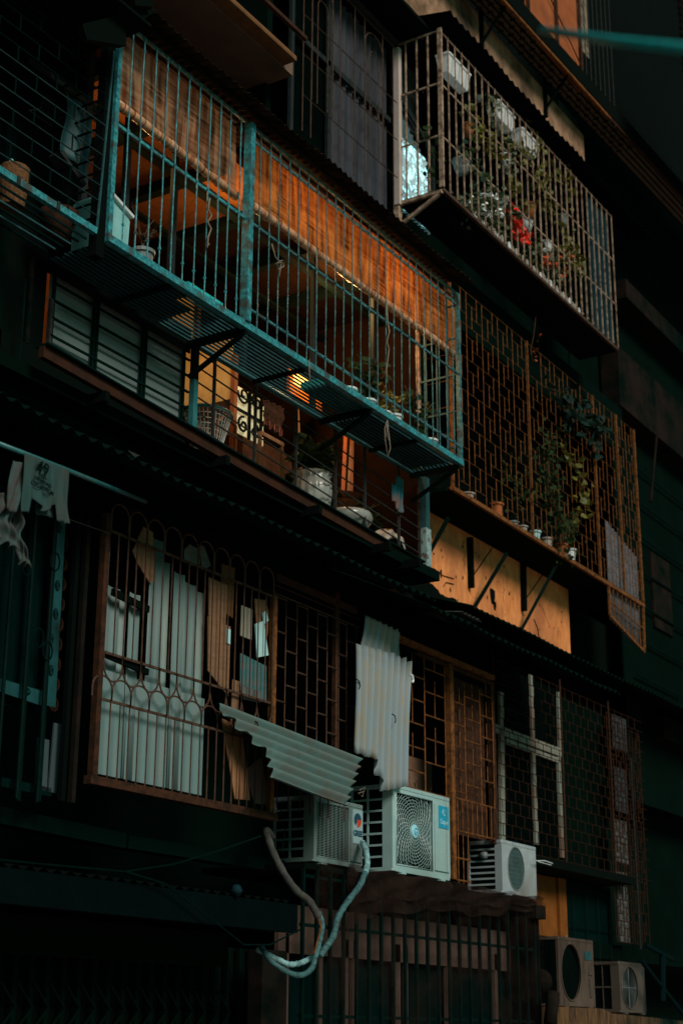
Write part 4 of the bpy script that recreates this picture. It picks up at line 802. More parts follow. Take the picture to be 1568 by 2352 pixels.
flat('white_paper', [(586, 1433), (606, 1426), (617, 1505), (591, 1510)], 5.515, paper, 'bright pale paper sheet hanging in the arched cage', 'paper')
flat('white_paper', [(603, 1408), (612, 1402), (617, 1425), (606, 1434)], 5.518, paper, 'small pale paper scrap above the bright sheet', 'paper')
flat('paper_label', [(522, 1443), (530, 1446), (529, 1480), (521, 1476)], 5.516, paper, 'small cyan label on the tan cardboard', 'label')
flat('plastic_bag', [(553, 1500), (612, 1530), (612, 1610), (552, 1595)], 5.53, mat('grey_teal_bag', (.12, .15, .15), (.02, .16, .17), 5, rough=.5, stretch=(1, 1, 3)), 'crumpled grey and teal printed sack at the right of the arched cage', 'sack')
flat('film_wrap', [(552, 1570), (600, 1590), (600, 1615), (555, 1605)], 5.518, foil, 'clear crumpled film at the foot of the printed sack', 'film')
flat('plastic_film', [(424, 1262), (436, 1250), (456, 1262), (460, 1295), (440, 1300), (424, 1285)], 5.53, foil, 'shiny crumpled plastic stuffed in the middle arch', 'film')
flat('plastic_film', [(458, 1250), (470, 1255), (485, 1300), (465, 1310)], 5.535, foil, 'dark crumpled plastic in the arch right of the shiny one', 'film')
flat('wood_plank', [(510, 1650), (555, 1670), (575, 1838), (540, 1835)], 5.52, woodp, 'weathered orange brown plank leaning at the lower right of the arched cage', 'plank')
flat('wood_plank', [(535, 1560), (550, 1565), (545, 1690), (530, 1680)], 5.53, card, 'narrow tan strip standing between cardboard and sack', 'plank')
flat('cloth_scrap', [(562, 1770), (600, 1740), (622, 1850), (585, 1845)], 5.54, mat('dim_mauve_cloth', (.16, .13, .12), (.12, .10, .10), 5), 'dull pale cloth scrap behind the lower bars beside the plank', 'cloth')
# ---------------------------------------------------------------- lattice windows level 2
YB = 5.55
l2 = thing('lattice_window', 'rusty ladder pattern iron window left of the upright corrugated sheet', 'window grille', (8.6, YB, 3.2))
m = MB(); m.box(8.10, 8.135, YB-.01, YB+.02, 2.9, 4.33); m.build('post', rustdk, l2)
m = MB(); m.box(8.88, 8.93, YB-.0, YB+.03, 3.12, 4.5); m.build('post', rustdk, l2)
cols = [8.15, 8.27, 8.40, 8.525, 8.65, 8.77, 8.89, 9.02, 9.15]
m = MB()
for x in cols: m.bar((x, YB, 3.40), (x, YB, 4.32), .005, 4)
for i in range(len(cols)-1):
    z = 3.40+(.11 if i % 2 else .22)
    while z < 4.3: m.bar((cols[i], YB-.004, z), (cols[i+1], YB-.004, z), .006, 4); z += .225
m.build('ladder_bars', rustmid, l2)
for z, w, mm in ((4.315, .006, rustmid), (4.37, .005, rustdk), (3.40, .006, rustmid), (3.34, .009, rust)):
    m = MB(); m.bar((8.13, YB, z), (9.2, YB, z), w, 5); m.build('rail', mm, l2)
m = MB(); m.box(8.15, 9.15, YB-.005, YB+.0, 4.40, 4.45); m.build('head_rail', rustdk, l2)
m = MB()
for x in (8.2, 8.33, 8.46, 8.58, 8.7, 8.8, 9.0): m.bar((x, YB, 2.95), (x, YB, 3.34), .005, 4)
m.build('lower_bars', rustmid, l2)
l3 = thing('lattice_window', 'rusty ladder pattern iron window with thick orange posts right of the corrugated sheet', 'window grille', (10.4, YB, 2.8))
m = MB(); m.beam(P(905, 1462, YB-.02), P(1130, 1558, YB-.02), .05, .035); m.build('head_beam', rust, l3)
m = MB(); m.beam(P(955, 1500, YB), P(1130, 1572, YB), .03, .02); m.build('head_rail', rustdk, l3)
zt = 4.31
m = MB(); m.box(10.475, 10.53, YB-.03, YB+.01, 2.7, zt); m.build('post', rust, l3)
m = MB(); m.box(11.20, 11.26, YB-.01, YB+.03, 3.03, zt); m.build('post', rustdk, l3)
cols = [9.75, 9.93, 10.12, 10.30, 10.47]; m = MB()
for x in (9.75, 10.12, 10.44): m.bar((x, YB, 3.28), (x, YB, 4.28), .006, 4)
for i, (xa, xb) in enumerate(((9.75, 10.12), (10.12, 10.44))):
    z = 3.42+(.09 if i else 0); k = 0
    while z < 4.25: m.bar((xa, YB, z), (xb, YB, z), .006, 4); m.bar(((xa+xb)/2, YB, z), ((xa+xb)/2, YB, z+(.1 if k % 2 else .17)), .0045, 4); z += .175; k += 1
for x in (9.75, 9.86, 9.98, 10.1, 10.22, 10.34): m.bar((x, YB, 2.95), (x, YB, 3.28), .005, 4)
m.bar((9.7, YB, 3.29), (10.47, YB, 3.29), .008, 5); m.bar((9.7, YB, 3.12), (10.47, YB, 3.12), .007, 5)
m.build('ladder_bars', rust, l3)
m = MB()
for i, (xa, xb) in enumerate(((10.55, 10.72), (10.72, 10.98), (10.98, 11.2))):
    m.bar((xb, YB-.02, 3.3), (xb, YB-.02, 4.2), .006, 4); z = 3.35+.07*i; k = 0
    while z < 4.2: m.bar((xa, YB-.02, z), (xb, YB-.02, z), .006, 4); m.bar(((xa+xb)/2, YB-.02, z), ((xa+xb)/2, YB-.02, z+.12), .004, 4); z += .17
for z in (3.3, 3.06, 2.86, 2.70): m.bar((10.55, YB-.02, z), (11.2 if z > 3 else 10.78, YB-.02, z), .007, 5)
for k in range(8): x = 10.58+k*.08; m.bar((x, YB-.018, 2.68 if x < 10.8 else 3.05), (x, YB-.018, 3.3), .005, 4)
m.build('door_bars', rust, l3)
m = MB(); m.grid(lambda u, v: V((10.54+.66*u, YB+.05+.006*math.sin(u*90), 3.05+1.2*v)), 90, 1); m.build('backing_boards', rustdk, l3)
ia, ib = P(936, 1735, 5.9), P(992, 1830, 5.9); m = MB(); m.box(ia.x, ib.x, 5.9, 5.92, ib.z, ia.z); m.build('inner_board', mat('dim_salmon_board', (.26, .15, .10), (.2, .11, .07), 5), l3)
m = MB()
for i in range(40):
    x = random.uniform(9.72, 10.3); z = random.uniform(3.05, 3.4); m.tube([(x, 5.62, z), (x+random.uniform(-.06, .06), 5.62, z+random.uniform(-.06, .06)), (x+random.uniform(-.08, .08), 5.63, z+random.uniform(-.08, .08))], .0018, 3)
m.build('tangled_wire', rustdk, l3)
for i, (px, lb, mt_) in enumerate(((941, 'white and cyan printed tub behind the bars above the large air conditioner', paper), (975, 'white crinkled bag behind the bars right of the printed tub', whitep), (997, 'grey can behind the bars right of the crinkled bag', greyp))):
    q = P(px, 1815, 5.68); m = MB(); m.lathe((q.x, 5.68, 3.10), [(.045, 0), (.05, .11), (.03, .13), (0, .13)], 14); tag(m.build('container', mt_, smooth=True), lb, 'container')
# corrugated upright sheet
def csheet(name, corners, waves, amp, nrm, mt_, lb, edge=None, nu=110, nv=14, top=None):
    A, B, C_, D = [V(c) for c in corners]       # A top-left B top-right C bottom-right D bottom-left ; waves across u
    def fn(u, v):
        a = lerp(A, B, u); b = lerp(D, C_, u)
        if edge: b = lerp(a, b, edge(u))
        if top: a = lerp(a, b, top(u))
        p = lerp(a, b, v); return p+V(nrm)*(amp*math.sin(u*waves*6.283)+.006*math.sin(v*4+u*3))
    m = MB(); m.grid(fn, nu, nv); return tag(m.build(name, mt_, smooth=True, solid=.004), lb, 'corrugated sheet')
rr = random.Random(5)
def ragged(u):
    base = 1.0 if u > .56 else (.71+.10*u if u < .35 else .745+(u-.35)*1.2)
    return min(1, base+(.010*math.sin(u*60)+.006*math.sin(u*143))*(u < .6))
csheet('corrugated_sheet', [P(817, 1478, 5.44), P(941, 1522, 5.44), P(930, 1806, 5.44), P(812, 1832, 5.44)], 8.5, .026, (0, -1, 0), fibro, 'pale upright corrugated sheet with torn lower left corner above the big air conditioner', ragged, top=lambda u: .012*math.sin(u*50)+.008*math.sin(u*27))
csheet('corrugated_sheet', [P(838, 1413, 5.47), P(918, 1450, 5.47), P(916, 1512, 5.47), P(826, 1495, 5.47)], 6, .012, (0, -1, 0), fibro, 'short pale corrugated offcut tucked above the large upright sheet', top=lambda u: .03*math.sin(u*40))
# tilted corrugated sheet over the grille: its waves run along its length
TL, TR, BR, BL = P(503, 1620, 5.42), P(832, 1752, 5.30), P(822, 1822, 5.16), P(640, 1795, 5.2)
WC = [(0, .03), (.12, .20), (.25, .38), (.36, .50), (.40, .60), (.44, .80), (.49, 1), (1.01, 1)]
TA, TB = P(500, 1618, 5.44), P(828, 1745, 5.44); TD = P(797, 1853, 5.20)-TB; TN = (TB-TA).cross(TD).normalized(); TN = TN if TN.y < 0 else -TN
def tfn(u, v):
    for k in range(len(WC)-1):
        if u <= WC[k+1][0]: q = (u-WC[k][0])/(WC[k+1][0]-WC[k][0]); wm = WC[k][1]*(1-q)+WC[k+1][1]*q; break
    wm = min(1, wm+.012*math.sin(u*90)*(u < .5)); w_ = wm*v
    return lerp(TA, TB, u)+TD*w_+TN*(.021*math.sin(w_*6.2*6.283+.4)+.012*math.sin(u*5)*w_)+(TB-TA)*(.009*math.sin(w_*6.2*6.283+2)*(u > .985))
m = MB(); m.grid(tfn, 110, 90); tag(m.build('corrugated_sheet', fibro2, smooth=True, solid=.004), 'grey teal corrugated sheet sloping down over the smaller air conditioner', 'corrugated sheet')
for i, (px, py, Y, lb) in enumerate(((583, 1655, 5.42, 'twisted wire tie near the left tip of the sloping sheet'), (818, 1560, 5.42, 'bent wire hook at the left edge of the upright sheet'), (940, 1548, 5.42, 'white knot at the right edge of the upright sheet'), (900, 1640, 5.41, 'dark torn slit in the middle of the upright sheet'))):
    q = P(px, py, Y); m = MB(); m.tube([q, q+V((.02, -.012, -.01)), q+V((.03, -.012, -.04)), q+V((.022, -.01, -.06))], .004 if i != 2 else .011, 5); tag(m.build('wire_tie', black if i != 2 else whitep), lb, 'wire tie')
# ---------------------------------------------------------------- grid cage + pale windows (right, level 2)
YG = 5.8
rustfaint = mat('faint_rusty_wire', (.045, .018, .01), (.02, .012, .008), 9, rough=.85)
gc = thing('wire_grid_cage', 'thin brick pattern wire cage over the pale framed windows at the right', 'window cage', (13.3, YG, 2.6))
for k in range(17):
    z = 3.08+k*.098; m = MB(); m.bar((11.78, YG, z), (15.15, YG, z+random.uniform(-.008, .008)), .004, 4); m.build('wire', rustfaint, gc)
m = MB()
for k in range(16):
    x = 11.8+(.085 if k % 2 else 0)+random.uniform(-.01, .01)
    while x < 15.1: m.bar((x, YG, 3.08+k*.098), (x, YG, 3.08+(k+1)*.098), .0035, 4); x += .17
m.build('short_wires', rustfaint, gc)['kind'] = 'stuff'
for x in (11.78, 13.15, 14.28): m = MB(); m.bar((x, YG, 3.0), (x, YG, 4.72), .009, 5); m.build('post', rustdk, gc)
pw = thing('pale_window', 'pale painted window frames behind the wire grid cage', 'window', (12.5, 5.92, 3.0))
Yw = 5.95
def pb(x0, y0, x1, y1, w, nm='frame_bar'):
    m = MB(); m.beam(P(x0, y0, Yw), P(x1, y1, Yw), .025, w, (0, 0, 1) if abs(x1-x0) > abs(y1-y0) else (1, 0, 0)); m.build(nm, frame_pale, pw)
pb(1149, 1590, 1153, 1965, .075); pb(1222, 1720, 1231, 1940, .06); pb(1281, 1738, 1290, 1970, .05); pb(1133, 1672, 1288, 1730, .075); pb(1160, 1702, 1283, 1748, .045); pb(1218, 1550, 1222, 1700, .05); pb(1281, 1590, 1284, 1720, .04)
m = MB(); m.box(P(1150, 1800, Yw).x, P(1288, 1800, Yw).x, Yw+.02, Yw+.03, 3.0, 4.7); m.build('glass', glassd, pw)
m = MB(); m.box(P(1292, 1800, 6.0).x, P(1400, 1800, 6.0).x, 6.05, 6.06, 2.4, 4.7); m.build('dark_board', dark, pw)
rc = thing('corner_lattice_window', 'grey panes behind rusty lattice at the far right corner', 'window', (14.6, YG, 2.4))
for (x0, y0, x1, y1, mt_) in ((1403, 1640, 1438, 1730, 'b'), (1408, 1760, 1440, 1870, 'b'), (1406, 1880, 1440, 1985, 'w'), (1412, 2000, 1444, 2165, 'w'), (1446, 1740, 1470, 2180, 'b')):
    a = P(x0, y0, YG+.06); b = P(x1, y1, YG+.06); m = MB(); m.box(a.x, b.x, YG+.05, YG+.06, min(a.z, b.z), max(a.z, b.z)); m.build('pane', mat('grey_pane_'+mt_, (.11, .105, .10) if mt_ == 'w' else (.05, .058, .065), (.09, .08, .075) if mt_ == 'w' else (.04, .045, .05), 5), rc)
m = MB(); pinwheel(m, 14.22, 14.62, 2.45, 4.6, .19, .2, .005, YG); pinwheel(m, 14.62, 15.0, 2.45, 4.5, .19, .3, .005, YG-.02); m.build('lattice', rustfaint, rc)
lx0, lx1 = P(1304, 2100, 5.98).x, P(1402, 2100, 5.98).x; m = MB(); m.box(lx0, lx1, 5.98, 5.99, 1.95, 2.95); m.build('lower_pane', glassb, rc)
m = MB()
for x in (lx0+.05, lx0+.35, lx0+.62, lx0+.9): m.bar((x, 5.95, 1.95), (x, 5.95, 2.95), .006, 4)
for z in (2.2, 2.55): m.bar((lx0, 5.95, z), (lx1, 5.95, z), .006, 4)
m.build('lower_bars', iron, rc)
m = MB(); m.box(11.8, 14.5, 5.7, 6.2, 2.98, 3.05); m.build('shelf', black, rc)
hk = MB(); hk.tube([P(1229, 1977, 5.45), P(1250, 1977, 5.45), P(1268, 1983, 5.45)], .004, 5); hk.tube([P(1235, 1979, 5.45), P(1265, 1987, 5.45)], .003, 5); tag(hk.build('wire_ends', whitep), 'white cable ends poking out right of the oval grilled air conditioner', 'cable')
# ---------------------------------------------------------------- air conditioners
def rbox(mb, x0, x1, y0, y1, z0, z1, r):       # box with rounded vertical edges
    pts = []
    for (cx, cy, s) in ((x0+r, y0+r, 180), (x1-r, y0+r, 270), (x1-r, y1-r, 0), (x0+r, y1-r, 90)):
        for k in range(4): a = math.radians(s+30*k); pts.append(V((cx+r*math.cos(a), cy+r*math.sin(a), z0)))
    mb.poly(pts, (0, 0, z1-z0))
def aircon(label, x0, z0, w, h, d, yf, body, style, group='outdoor air conditioner units'):
    t = thing('air_conditioner', label, 'air conditioner', (x0+w/2, yf+d/2, z0), group); x1, z1, yb = x0+w, z0+h, yf+d
    fanw = {'swirl': .68, 'slats': .70, 'oval': .62, 'round': .70, 'dirty': .62}[style]; r = .012
    fx0, fx1 = x0+w*.06, x0+w*fanw; fz0, fz1 = z0+h*.08, z1-h*.08
    if style == 'oval': fx0, fx1 = x0+w*.16, x0+w*.64
    m = MB(); m.box(x0+.012, x1-.012, yf+.03, yb-.01, z0+.012, z1-.012); m.build('coil', coil, t)
    m = MB(); e = .012
    rbox(m, x0-.004, x1+.004, yf-.004, yb+.004, z1-.02, z1+.004, r); rbox(m, x0, x1, yf, yb, z0, z0+.02, r)
    m.box(x1-e, x1, yf+.02, yb, z0+.02, z1-.02)                                 # right side
    m.build('top_and_base', body, t)
    m = MB(); c0, c1 = z0+.02, z1-.02                                          # front frame and panel
    m.box(x0+.0, fx0, yf, yf+.02, c0, c1); m.box(fx1, x1, yf, yf+.02, c0, c1); m.box(fx0, fx1, yf, yf+.02, c0, fz0); m.box(fx0, fx1, yf, yf+.02, fz1, c1)
    cxm, czm = (fx0+fx1)/2, (fz0+fz1)/2
    if style in ('oval', 'round', 'dirty'):                                      # fill the corners round the circular opening
        ax, az = (fx1-fx0)/2, (fz1-fz0)/2
        for q in range(4):
            sx, sz = ((1, 1), (-1, 1), (-1, -1), (1, -1))[q]
            arc = [V((cxm+sx*ax*math.cos(a), yf+.001, czm+sz*az*math.sin(a))) for a in [math.pi/2*k/8 for k in range(9)]]
            m.poly([V((cxm+sx*ax, yf+.001, czm+sz*az))]+arc, (0, .017, 0))
    m.build('front_panel', body, t)
    m = MB(); sd = .05 if style != 'oval' else .03                             # left side: frame with slots
    m.box(x0, x0+e, yf+.0201, yf+sd+.03, c0, c1); m.box(x0, x0+e, yb-.02, yb, c0, c1)
    ya, yb2 = yf+sd+.03, yb-.02; rows = 7 if style in ('swirl',) else (6 if style == 'slats' else 8)
    if style == 'round': rows = 2
    for k in range(rows+1): z = c0+(c1-c0)*k/rows; m.box(x0+.001, x0+e-.001, ya, yb2, z-.007, z+.007)
    if style in ('swirl', 'slats'): m.box(x0+.002, x0+e-.002, (ya+yb2)/2-.007, (ya+yb2)/2+.007, c0, c1)
    if style == 'round':
        for k in range(1, 4): y = ya+(yb2-ya)*k/4; m.box(x0+.002, x0+e-.002, y-.003, y+.003, c0, c1)
    if style == 'dirty': m.box(x0+.003, x0+.006, ya, yb2, c0, c1)
    m.build('side_vent', coil if style == 'dirty' else body, t)
    gr = MB(); R = min(fx1-fx0, fz1-fz0)/2
    if style == 'swirl':
        for k in range(2, 17):
            rr_ = R*1.42*k/16
            pts = []
            for a in [6.283*j/44 for j in range(45)]:
                X = cxm+rr_*math.cos(a); Z = czm+rr_*math.sin(a)
                if fx0 < X < fx1 and fz0 < Z < fz1: pts.append(V((X, yf+.008-.012*max(0, 1-rr_/R), Z)))
                else:
                    if len(pts) > 1: gr.tube(pts, .0021, 4, cap=False)
                    pts = []
            if len(pts) > 1: gr.tube(pts, .0021, 4, cap=False)
        for j in range(30):
            a0 = 6.283*j/30; pts = []
            for k in range(9):
                rr_ = R*(.16+1.22*k/8); a = a0+1.25*(k/8)**.9; X = cxm+rr_*math.cos(a); Z = czm+rr_*math.sin(a)
                if fx0 < X < fx1 and fz0 < Z < fz1: pts.append(V((X, yf+.004, Z)))
            if len(pts) > 1: gr.tube(pts, .0022, 4, cap=False)
        g_ = gr.build('fan_grille', body, t)
        m = MB(); m.lathe((cxm, yf-.006, czm), [(0, -.006), (.040, -.005), (.048, .0), (.048, .012)], 28, (V((1, 0, 0)), V((0, 0, 1)), V((0, 1, 0)))); m.build('hub', logow, t, True)
        m = MB(); m.tube([V((cxm+.022*math.cos(a), yf-.0135, czm+.022*math.sin(a))) for a in [.6+5.0*k/14 for k in range(15)]], .003, 5); m.tube([V((cxm+.02, yf-.0135, czm-.004)), V((cxm+.002, yf-.0135, czm-.004))], .003, 5); m.build('hub_emblem', stickb, t)
    elif style == 'slats':
        n_ = 34
        for k in range(n_): z = fz0+(fz1-fz0)*(k+.5)/n_; gr.box(fx0, fx1, yf+.004, yf+.009, z-.0014, z+.0014)
        for k in range(1, 8): x = fx0+(fx1-fx0)*k/8; gr.box(x-.0012, x+.0012, yf+.003, yf+.0095, fz0, fz1)
        gr.build('fan_grille', body, t)
    elif style == 'oval':
        gr2 = MB(); ax, az = (fx1-fx0)/2, (fz1-fz0)/2
        for k in range(1, 10): z = czm-az+2*az*k/10; hx = ax*math.sqrt(max(0, 1-((z-czm)/az)**2)); gr2.bar((cxm-hx, yf+.006, z), (cxm+hx, yf+.006, z), .002, 4)
        for k in range(1, 30): x = cxm-ax+2*ax*k/30; hz = az*math.sqrt(max(0, 1-((x-cxm)/ax)**2)); gr2.bar((x, yf+.004, czm-hz), (x, yf+.004, czm+hz), .0016, 4)
        gr2.build('fan_grille', mat('teal_grey_wire', (.10, .18, .18), (.07, .13, .13), 8), t)
        m = MB(); m.tube([V((cxm+ax*math.cos(a), yf, czm+az*math.sin(a))) for a in [6.283*k/40 for k in range(40)]], .006, 5, closed=True); m.build('grille_ring', greyp, t, True)
        m = MB(); m.lathe((x0-.01, yf+.15, z1-.11), [(0, -.03), (.025, -.025), (.03, 0), (.022, .03), (0, .035)], 12, (V((0, 0, 1)), V((1, 0, 0)), V((0, 1, 0)))); m.build('pipe_cover', greyp, t, True)
    else:
        ax, az = (fx1-fx0)/2, (fz1-fz0)/2
        for k in range(1, 9): gr.tube([V((cxm+ax*k/9*math.cos(a), yf+.006, czm+az*k/9*math.sin(a))) for a in [6.283*j/30 for j in range(30)]], .0014, 4, closed=True)
        gr.bar((cxm-ax, yf+.007, czm), (cxm+ax, yf+.007, czm), .003, 4); gr.bar((cxm, yf+.007, czm-az), (cxm, yf+.007, czm+az), .003, 4); gr.build('fan_grille', coil if style == 'dirty' else greyp, t)
        m = MB(); m.tube([V((cxm+ax*math.cos(a), yf-.002, czm+az*math.sin(a))) for a in [6.283*k/40 for k in range(40)]], .007, 6, closed=True); m.build('grille_ring', body, t, True)
    if style in ('swirl', 'slats'):
        m = MB(); m.tube([V(p_) for p_ in ((fx0, yf-.001, fz0), (fx1, yf-.001, fz0), (fx1, yf-.001, fz1), (fx0, yf-.001, fz1), (fx0, yf-.001, fz0))], .006 if style == 'swirl' else .003, 6); m.build('grille_frame', body, t, True)
        m = MB(); px0, px1 = fx1+w*.035, x1-w*.03; rbox(m, px0, px1, yf-.012, yf+.004, z0+h*.09, z1-h*.10, .005); m.build('service_panel', body, t)
    for x in (x0+w*.12, x1-w*.2): m = MB(); m.box(x, x+.07, yf-.012, yf+.06, z0-.014, z0-.001); m.build('foot', body, t)
    m = MB()
    for i in range(5): m.lathe((x0+w*(.1+.2*i), yf-.0045, z1-.009), [(0, -.002), (.004, 0)], 8, (V((1, 0, 0)), V((0, 0, 1)), V((0, 1, 0))))
    m.build('screws', iron, t)
    return t, fx1, x1
# big unit
t, fx1, x1 = aircon('large teal white air conditioner with swirling fan grille and blue sticker', 9.55, 2.68, .84, .59, .34, 5.5, acw, 'swirl')
sx = (fx1+x1)/2+.012; m = MB(); rbox(m, sx-.07, sx+.078, 5.483, 5.4875, 3.04, 3.20, .001); m.build('sticker', stickb, t)
text('sticker_text', 'Casper', .050, (sx+.003, 5.481, 3.085), logow, t, .0010, sx=.84)
m = MB(); m.tube([V((sx+.022*math.cos(a), 5.481, 3.152+.022*math.sin(a))) for a in [.6+5.0*k/14 for k in range(15)]], .003, 5); m.tube([V((sx+.01*math.cos(a), 5.481, 3.150+.01*math.sin(a))) for a in [.6+5.0*k/8 for k in range(9)]], .0025, 5); m.build('sticker_emblem', logow, t)
m = MB(); m.tube([(sx+.035, 5.478, 3.27), (sx+.033, 5.476, 3.0), (sx+.038, 5.478, 2.67), (sx+.06, 5.45, 2.63)], .0015, 4); tag(m.build('string', rope), 'thin string tied down the front of the large air conditioner', 'string')
# small unit left
q = P(722, 1826, 5.6); q2 = P(720, 1977, 5.6); q3 = P(832, 1857, 5.6)
t, fx1, x1 = aircon('smaller dusty air conditioner with slatted grille under the sloping corrugated sheet', q2.x, q2.z, q3.x-q2.x, q.z-q2.z, .32, 5.6, acg, 'slats')
sx = (fx1+x1)/2+.01; zc = q2.z+.27; yl = 5.586
m = MB(); m.box(sx-.065, sx+.062, yl-.0004, yl+.0012, zc-.11, zc+.115); m.build('sticker', mat('pale_sticker', (.30, .44, .46), rough=.5, bump=0), t)
def pie(cx, cz, r, a0, a1, y, mt_, nm, inner=0):
    m = MB(); k = 16; o_ = [V((cx+r*math.cos(a0+(a1-a0)*i/k), y, cz+r*math.sin(a0+(a1-a0)*i/k))) for i in range(k+1)]
    m.poly(o_+([V((cx, y, cz))] if not inner else []), (0, -.0008, 0)); m.build(nm, mt_, t)
pie(sx-.005, zc+.045, .047, math.radians(5), math.radians(235), yl-.001, logob, 'logo_dark')
m = MB(); cx, cz = sx-.005, zc+.045
m.poly([V((cx-.008, yl-.002, cz+.004)), V((cx+.047, yl-.002, cz+.002))]+[V((cx+.047*math.cos(a), yl-.002, cz+.047*math.sin(a))) for a in [-.2, -.5, -.8, -1.1, -1.35]]+[V((cx-.006, yl-.002, cz-.047))], (0, -.0008, 0)); m.build('logo_red', logor, t)
text('logo_text', 'GREE', .052, (sx-.003, yl-.002, zc-.045), logob, t, .0022, sx=.95)
m = MB(); m.tube([P(768, 1829, 5.58), P(772, 1831, 5.57), P(776, 1832, 5.575)], .006, 6); tag(m.build('dry_twig', woodp), 'small yellow twig on top of the smaller air conditioner', 'twig')
# third oval
q = P(1150, 1929, 5.5); q2 = P(1155, 2050, 5.5); q3 = P(1230, 1952, 5.5)
aircon('grey white air conditioner with tall oval wire grille, third from the left', q2.x-.01, q2.z, q3.x-q2.x, q.z-q2.z, .30, 5.5, acp, 'oval')
q = P(1277, 2151, 5.5); q2 = P(1285, 2310, 5.5); q3 = P(1360, 2168, 5.5)
t, fx1, x1 = aircon('stained brown air conditioner with round grille, low at the right', q2.x, q2.z, q3.x-q2.x, q.z-q2.z, .36, 5.5, acd, 'dirty')
m = MB(); m.box(x1-.19, x1-.06, 5.494, 5.499, q.z-.16, q.z-.09); m.build('sticker', tealdk, t); m = MB(); m.box(x1-.12, x1-.04, 5.49, 5.499, q.z-.28, q.z-.26); m.box(x1-.11, x1-.06, 5.492, 5.499, q.z-.46, q.z-.31); m.build('handle_slot', acd2, t)
q = P(1421, 2209, 5.5); q2 = P(1425, 2325, 5.5); q3 = P(1478, 2222, 5.5)
t, fx1, x1 = aircon('dim cream air conditioner with round grille in the bottom right corner', q2.x, q2.z, q3.x-q2.x, q.z-q2.z, .42, 5.5, acd2, 'round')
m = MB(); m.poly([V((x1-.08, 5.498, q.z-.06)), V((x1-.03, 5.498, q.z-.06)), V((x1-.045, 5.498, q.z-.12))], (0, -.001, 0)); m.build('emblem', tealdk, t)
m = MB(); q = P(1300, 2148, 5.6); m.leaf(q, .08); m.leaf(q+V((-.05, 0, 0)), .06); tag(m.build('paper_scrap', whitep), 'white scrap lying on top of the stained air conditioner', 'scrap')
# ---------------------------------------------------------------- pipes
def hose(lb, pts, mt_, r, Ys, seg=6):
    ps = [P(a, b, Y) for (a, b), Y in zip(pts, Ys)]; out = []
    for i in range(len(ps)-1):
        p0 = ps[max(0, i-1)]; p1 = ps[i]; p2 = ps[i+1]; p3 = ps[min(len(ps)-1, i+2)]
        for k in range(seg):
            t_ = k/seg; out.append(.5*((2*p1)+(p2-p0)*t_+(2*p0-5*p1+4*p2-p3)*t_*t_+(3*p1-p0-3*p2+p3)*t_**3))
    r *= .82; out.append(ps[-1]); m = MB(); m.tube(out, [r*(1+.07*math.sin(i*1.9)+.04*math.sin(i*5.3)) for i in range(len(out))], 12)
    t = None; rr_ = m
    for i in range(2, len(out)-1, 3):
        d = (out[i+1]-out[i-1]).normalized(); u = V((0, 1, 0)).cross(d).normalized(); w_ = d.cross(u)
        rr_.tube([out[i]+(u*math.cos(a)+w_*math.sin(a))*(r*1.05)+d*r*.5*math.sin(a) for a in [6.283*j/12 for j in range(12)]], .0014, 4, closed=True)
    return tag(m.build('insulated_pipe', mt_, None, True), lb, 'pipe')
hose('thick grey wrapped pipe drooping left of the smaller air conditioner', [(625, 1922), (612, 1910), (622, 1945), (648, 2000), (680, 2045), (710, 2070), (728, 2100), (733, 2115)], hoseg, .028, [5.55, 5.5, 5.48, 5.42, 5.38, 5.34, 5.3, 5.3])
hose('pale cyan pipe section bending down from the smaller air conditioner', [(832, 1935), (840, 1955), (843, 1985), (838, 2005)], hosew, .024, [5.55, 5.45, 5.4, 5.38])
hose('teal mesh wrapped pipe curving down to the lower loop', [(838, 2005), (825, 2035), (795, 2075), (775, 2110), (765, 2150), (745, 2180), (735, 2195)], hoset, .024, [5.38, 5.36, 5.34, 5.32, 5.3, 5.3, 5.3])
hose('grey teal pipe twisting down into the loop', [(731, 2095), (740, 2125), (733, 2165), (725, 2195), (715, 2225), (690, 2240), (655, 2230), (620, 2205), (600, 2175)], hoset, .020, [5.3, 5.27, 5.28, 5.26, 5.25, 5.25, 5.28, 5.35, 5.45])
hose('short pale pipe crossing behind the loop', [(715, 2200), (690, 2212), (665, 2215), (640, 2205), (590, 2180)], hosew, .020, [5.33, 5.33, 5.34, 5.38, 5.5])
m = MB(); m.tube([P(732, 2110, 5.27), P(737, 2130, 5.26), P(729, 2160, 5.26), P(722, 2190, 5.26)], .005, 5); tag(m.build('copper_wire', rust), 'thin orange wire twisted along the pipe bundle', 'wire')
for i, (pts, Y, lb) in enumerate((([(0, 1975), (100, 1985), (290, 2002), (400, 1985), (500, 1955), (600, 1920)], 5.35, 'slack black cable rising to the wrapped pipe'), ([(290, 2002), (380, 2030), (460, 2090), (560, 2170), (620, 2170), (690, 2135)], 5.15, 'slack black cable sagging in front of the dark fascia'))):
    m = MB(); m.tube([P(a, b, Y) for a, b in pts], .005, 5); tag(m.build('cable', iron), lb, 'cable')
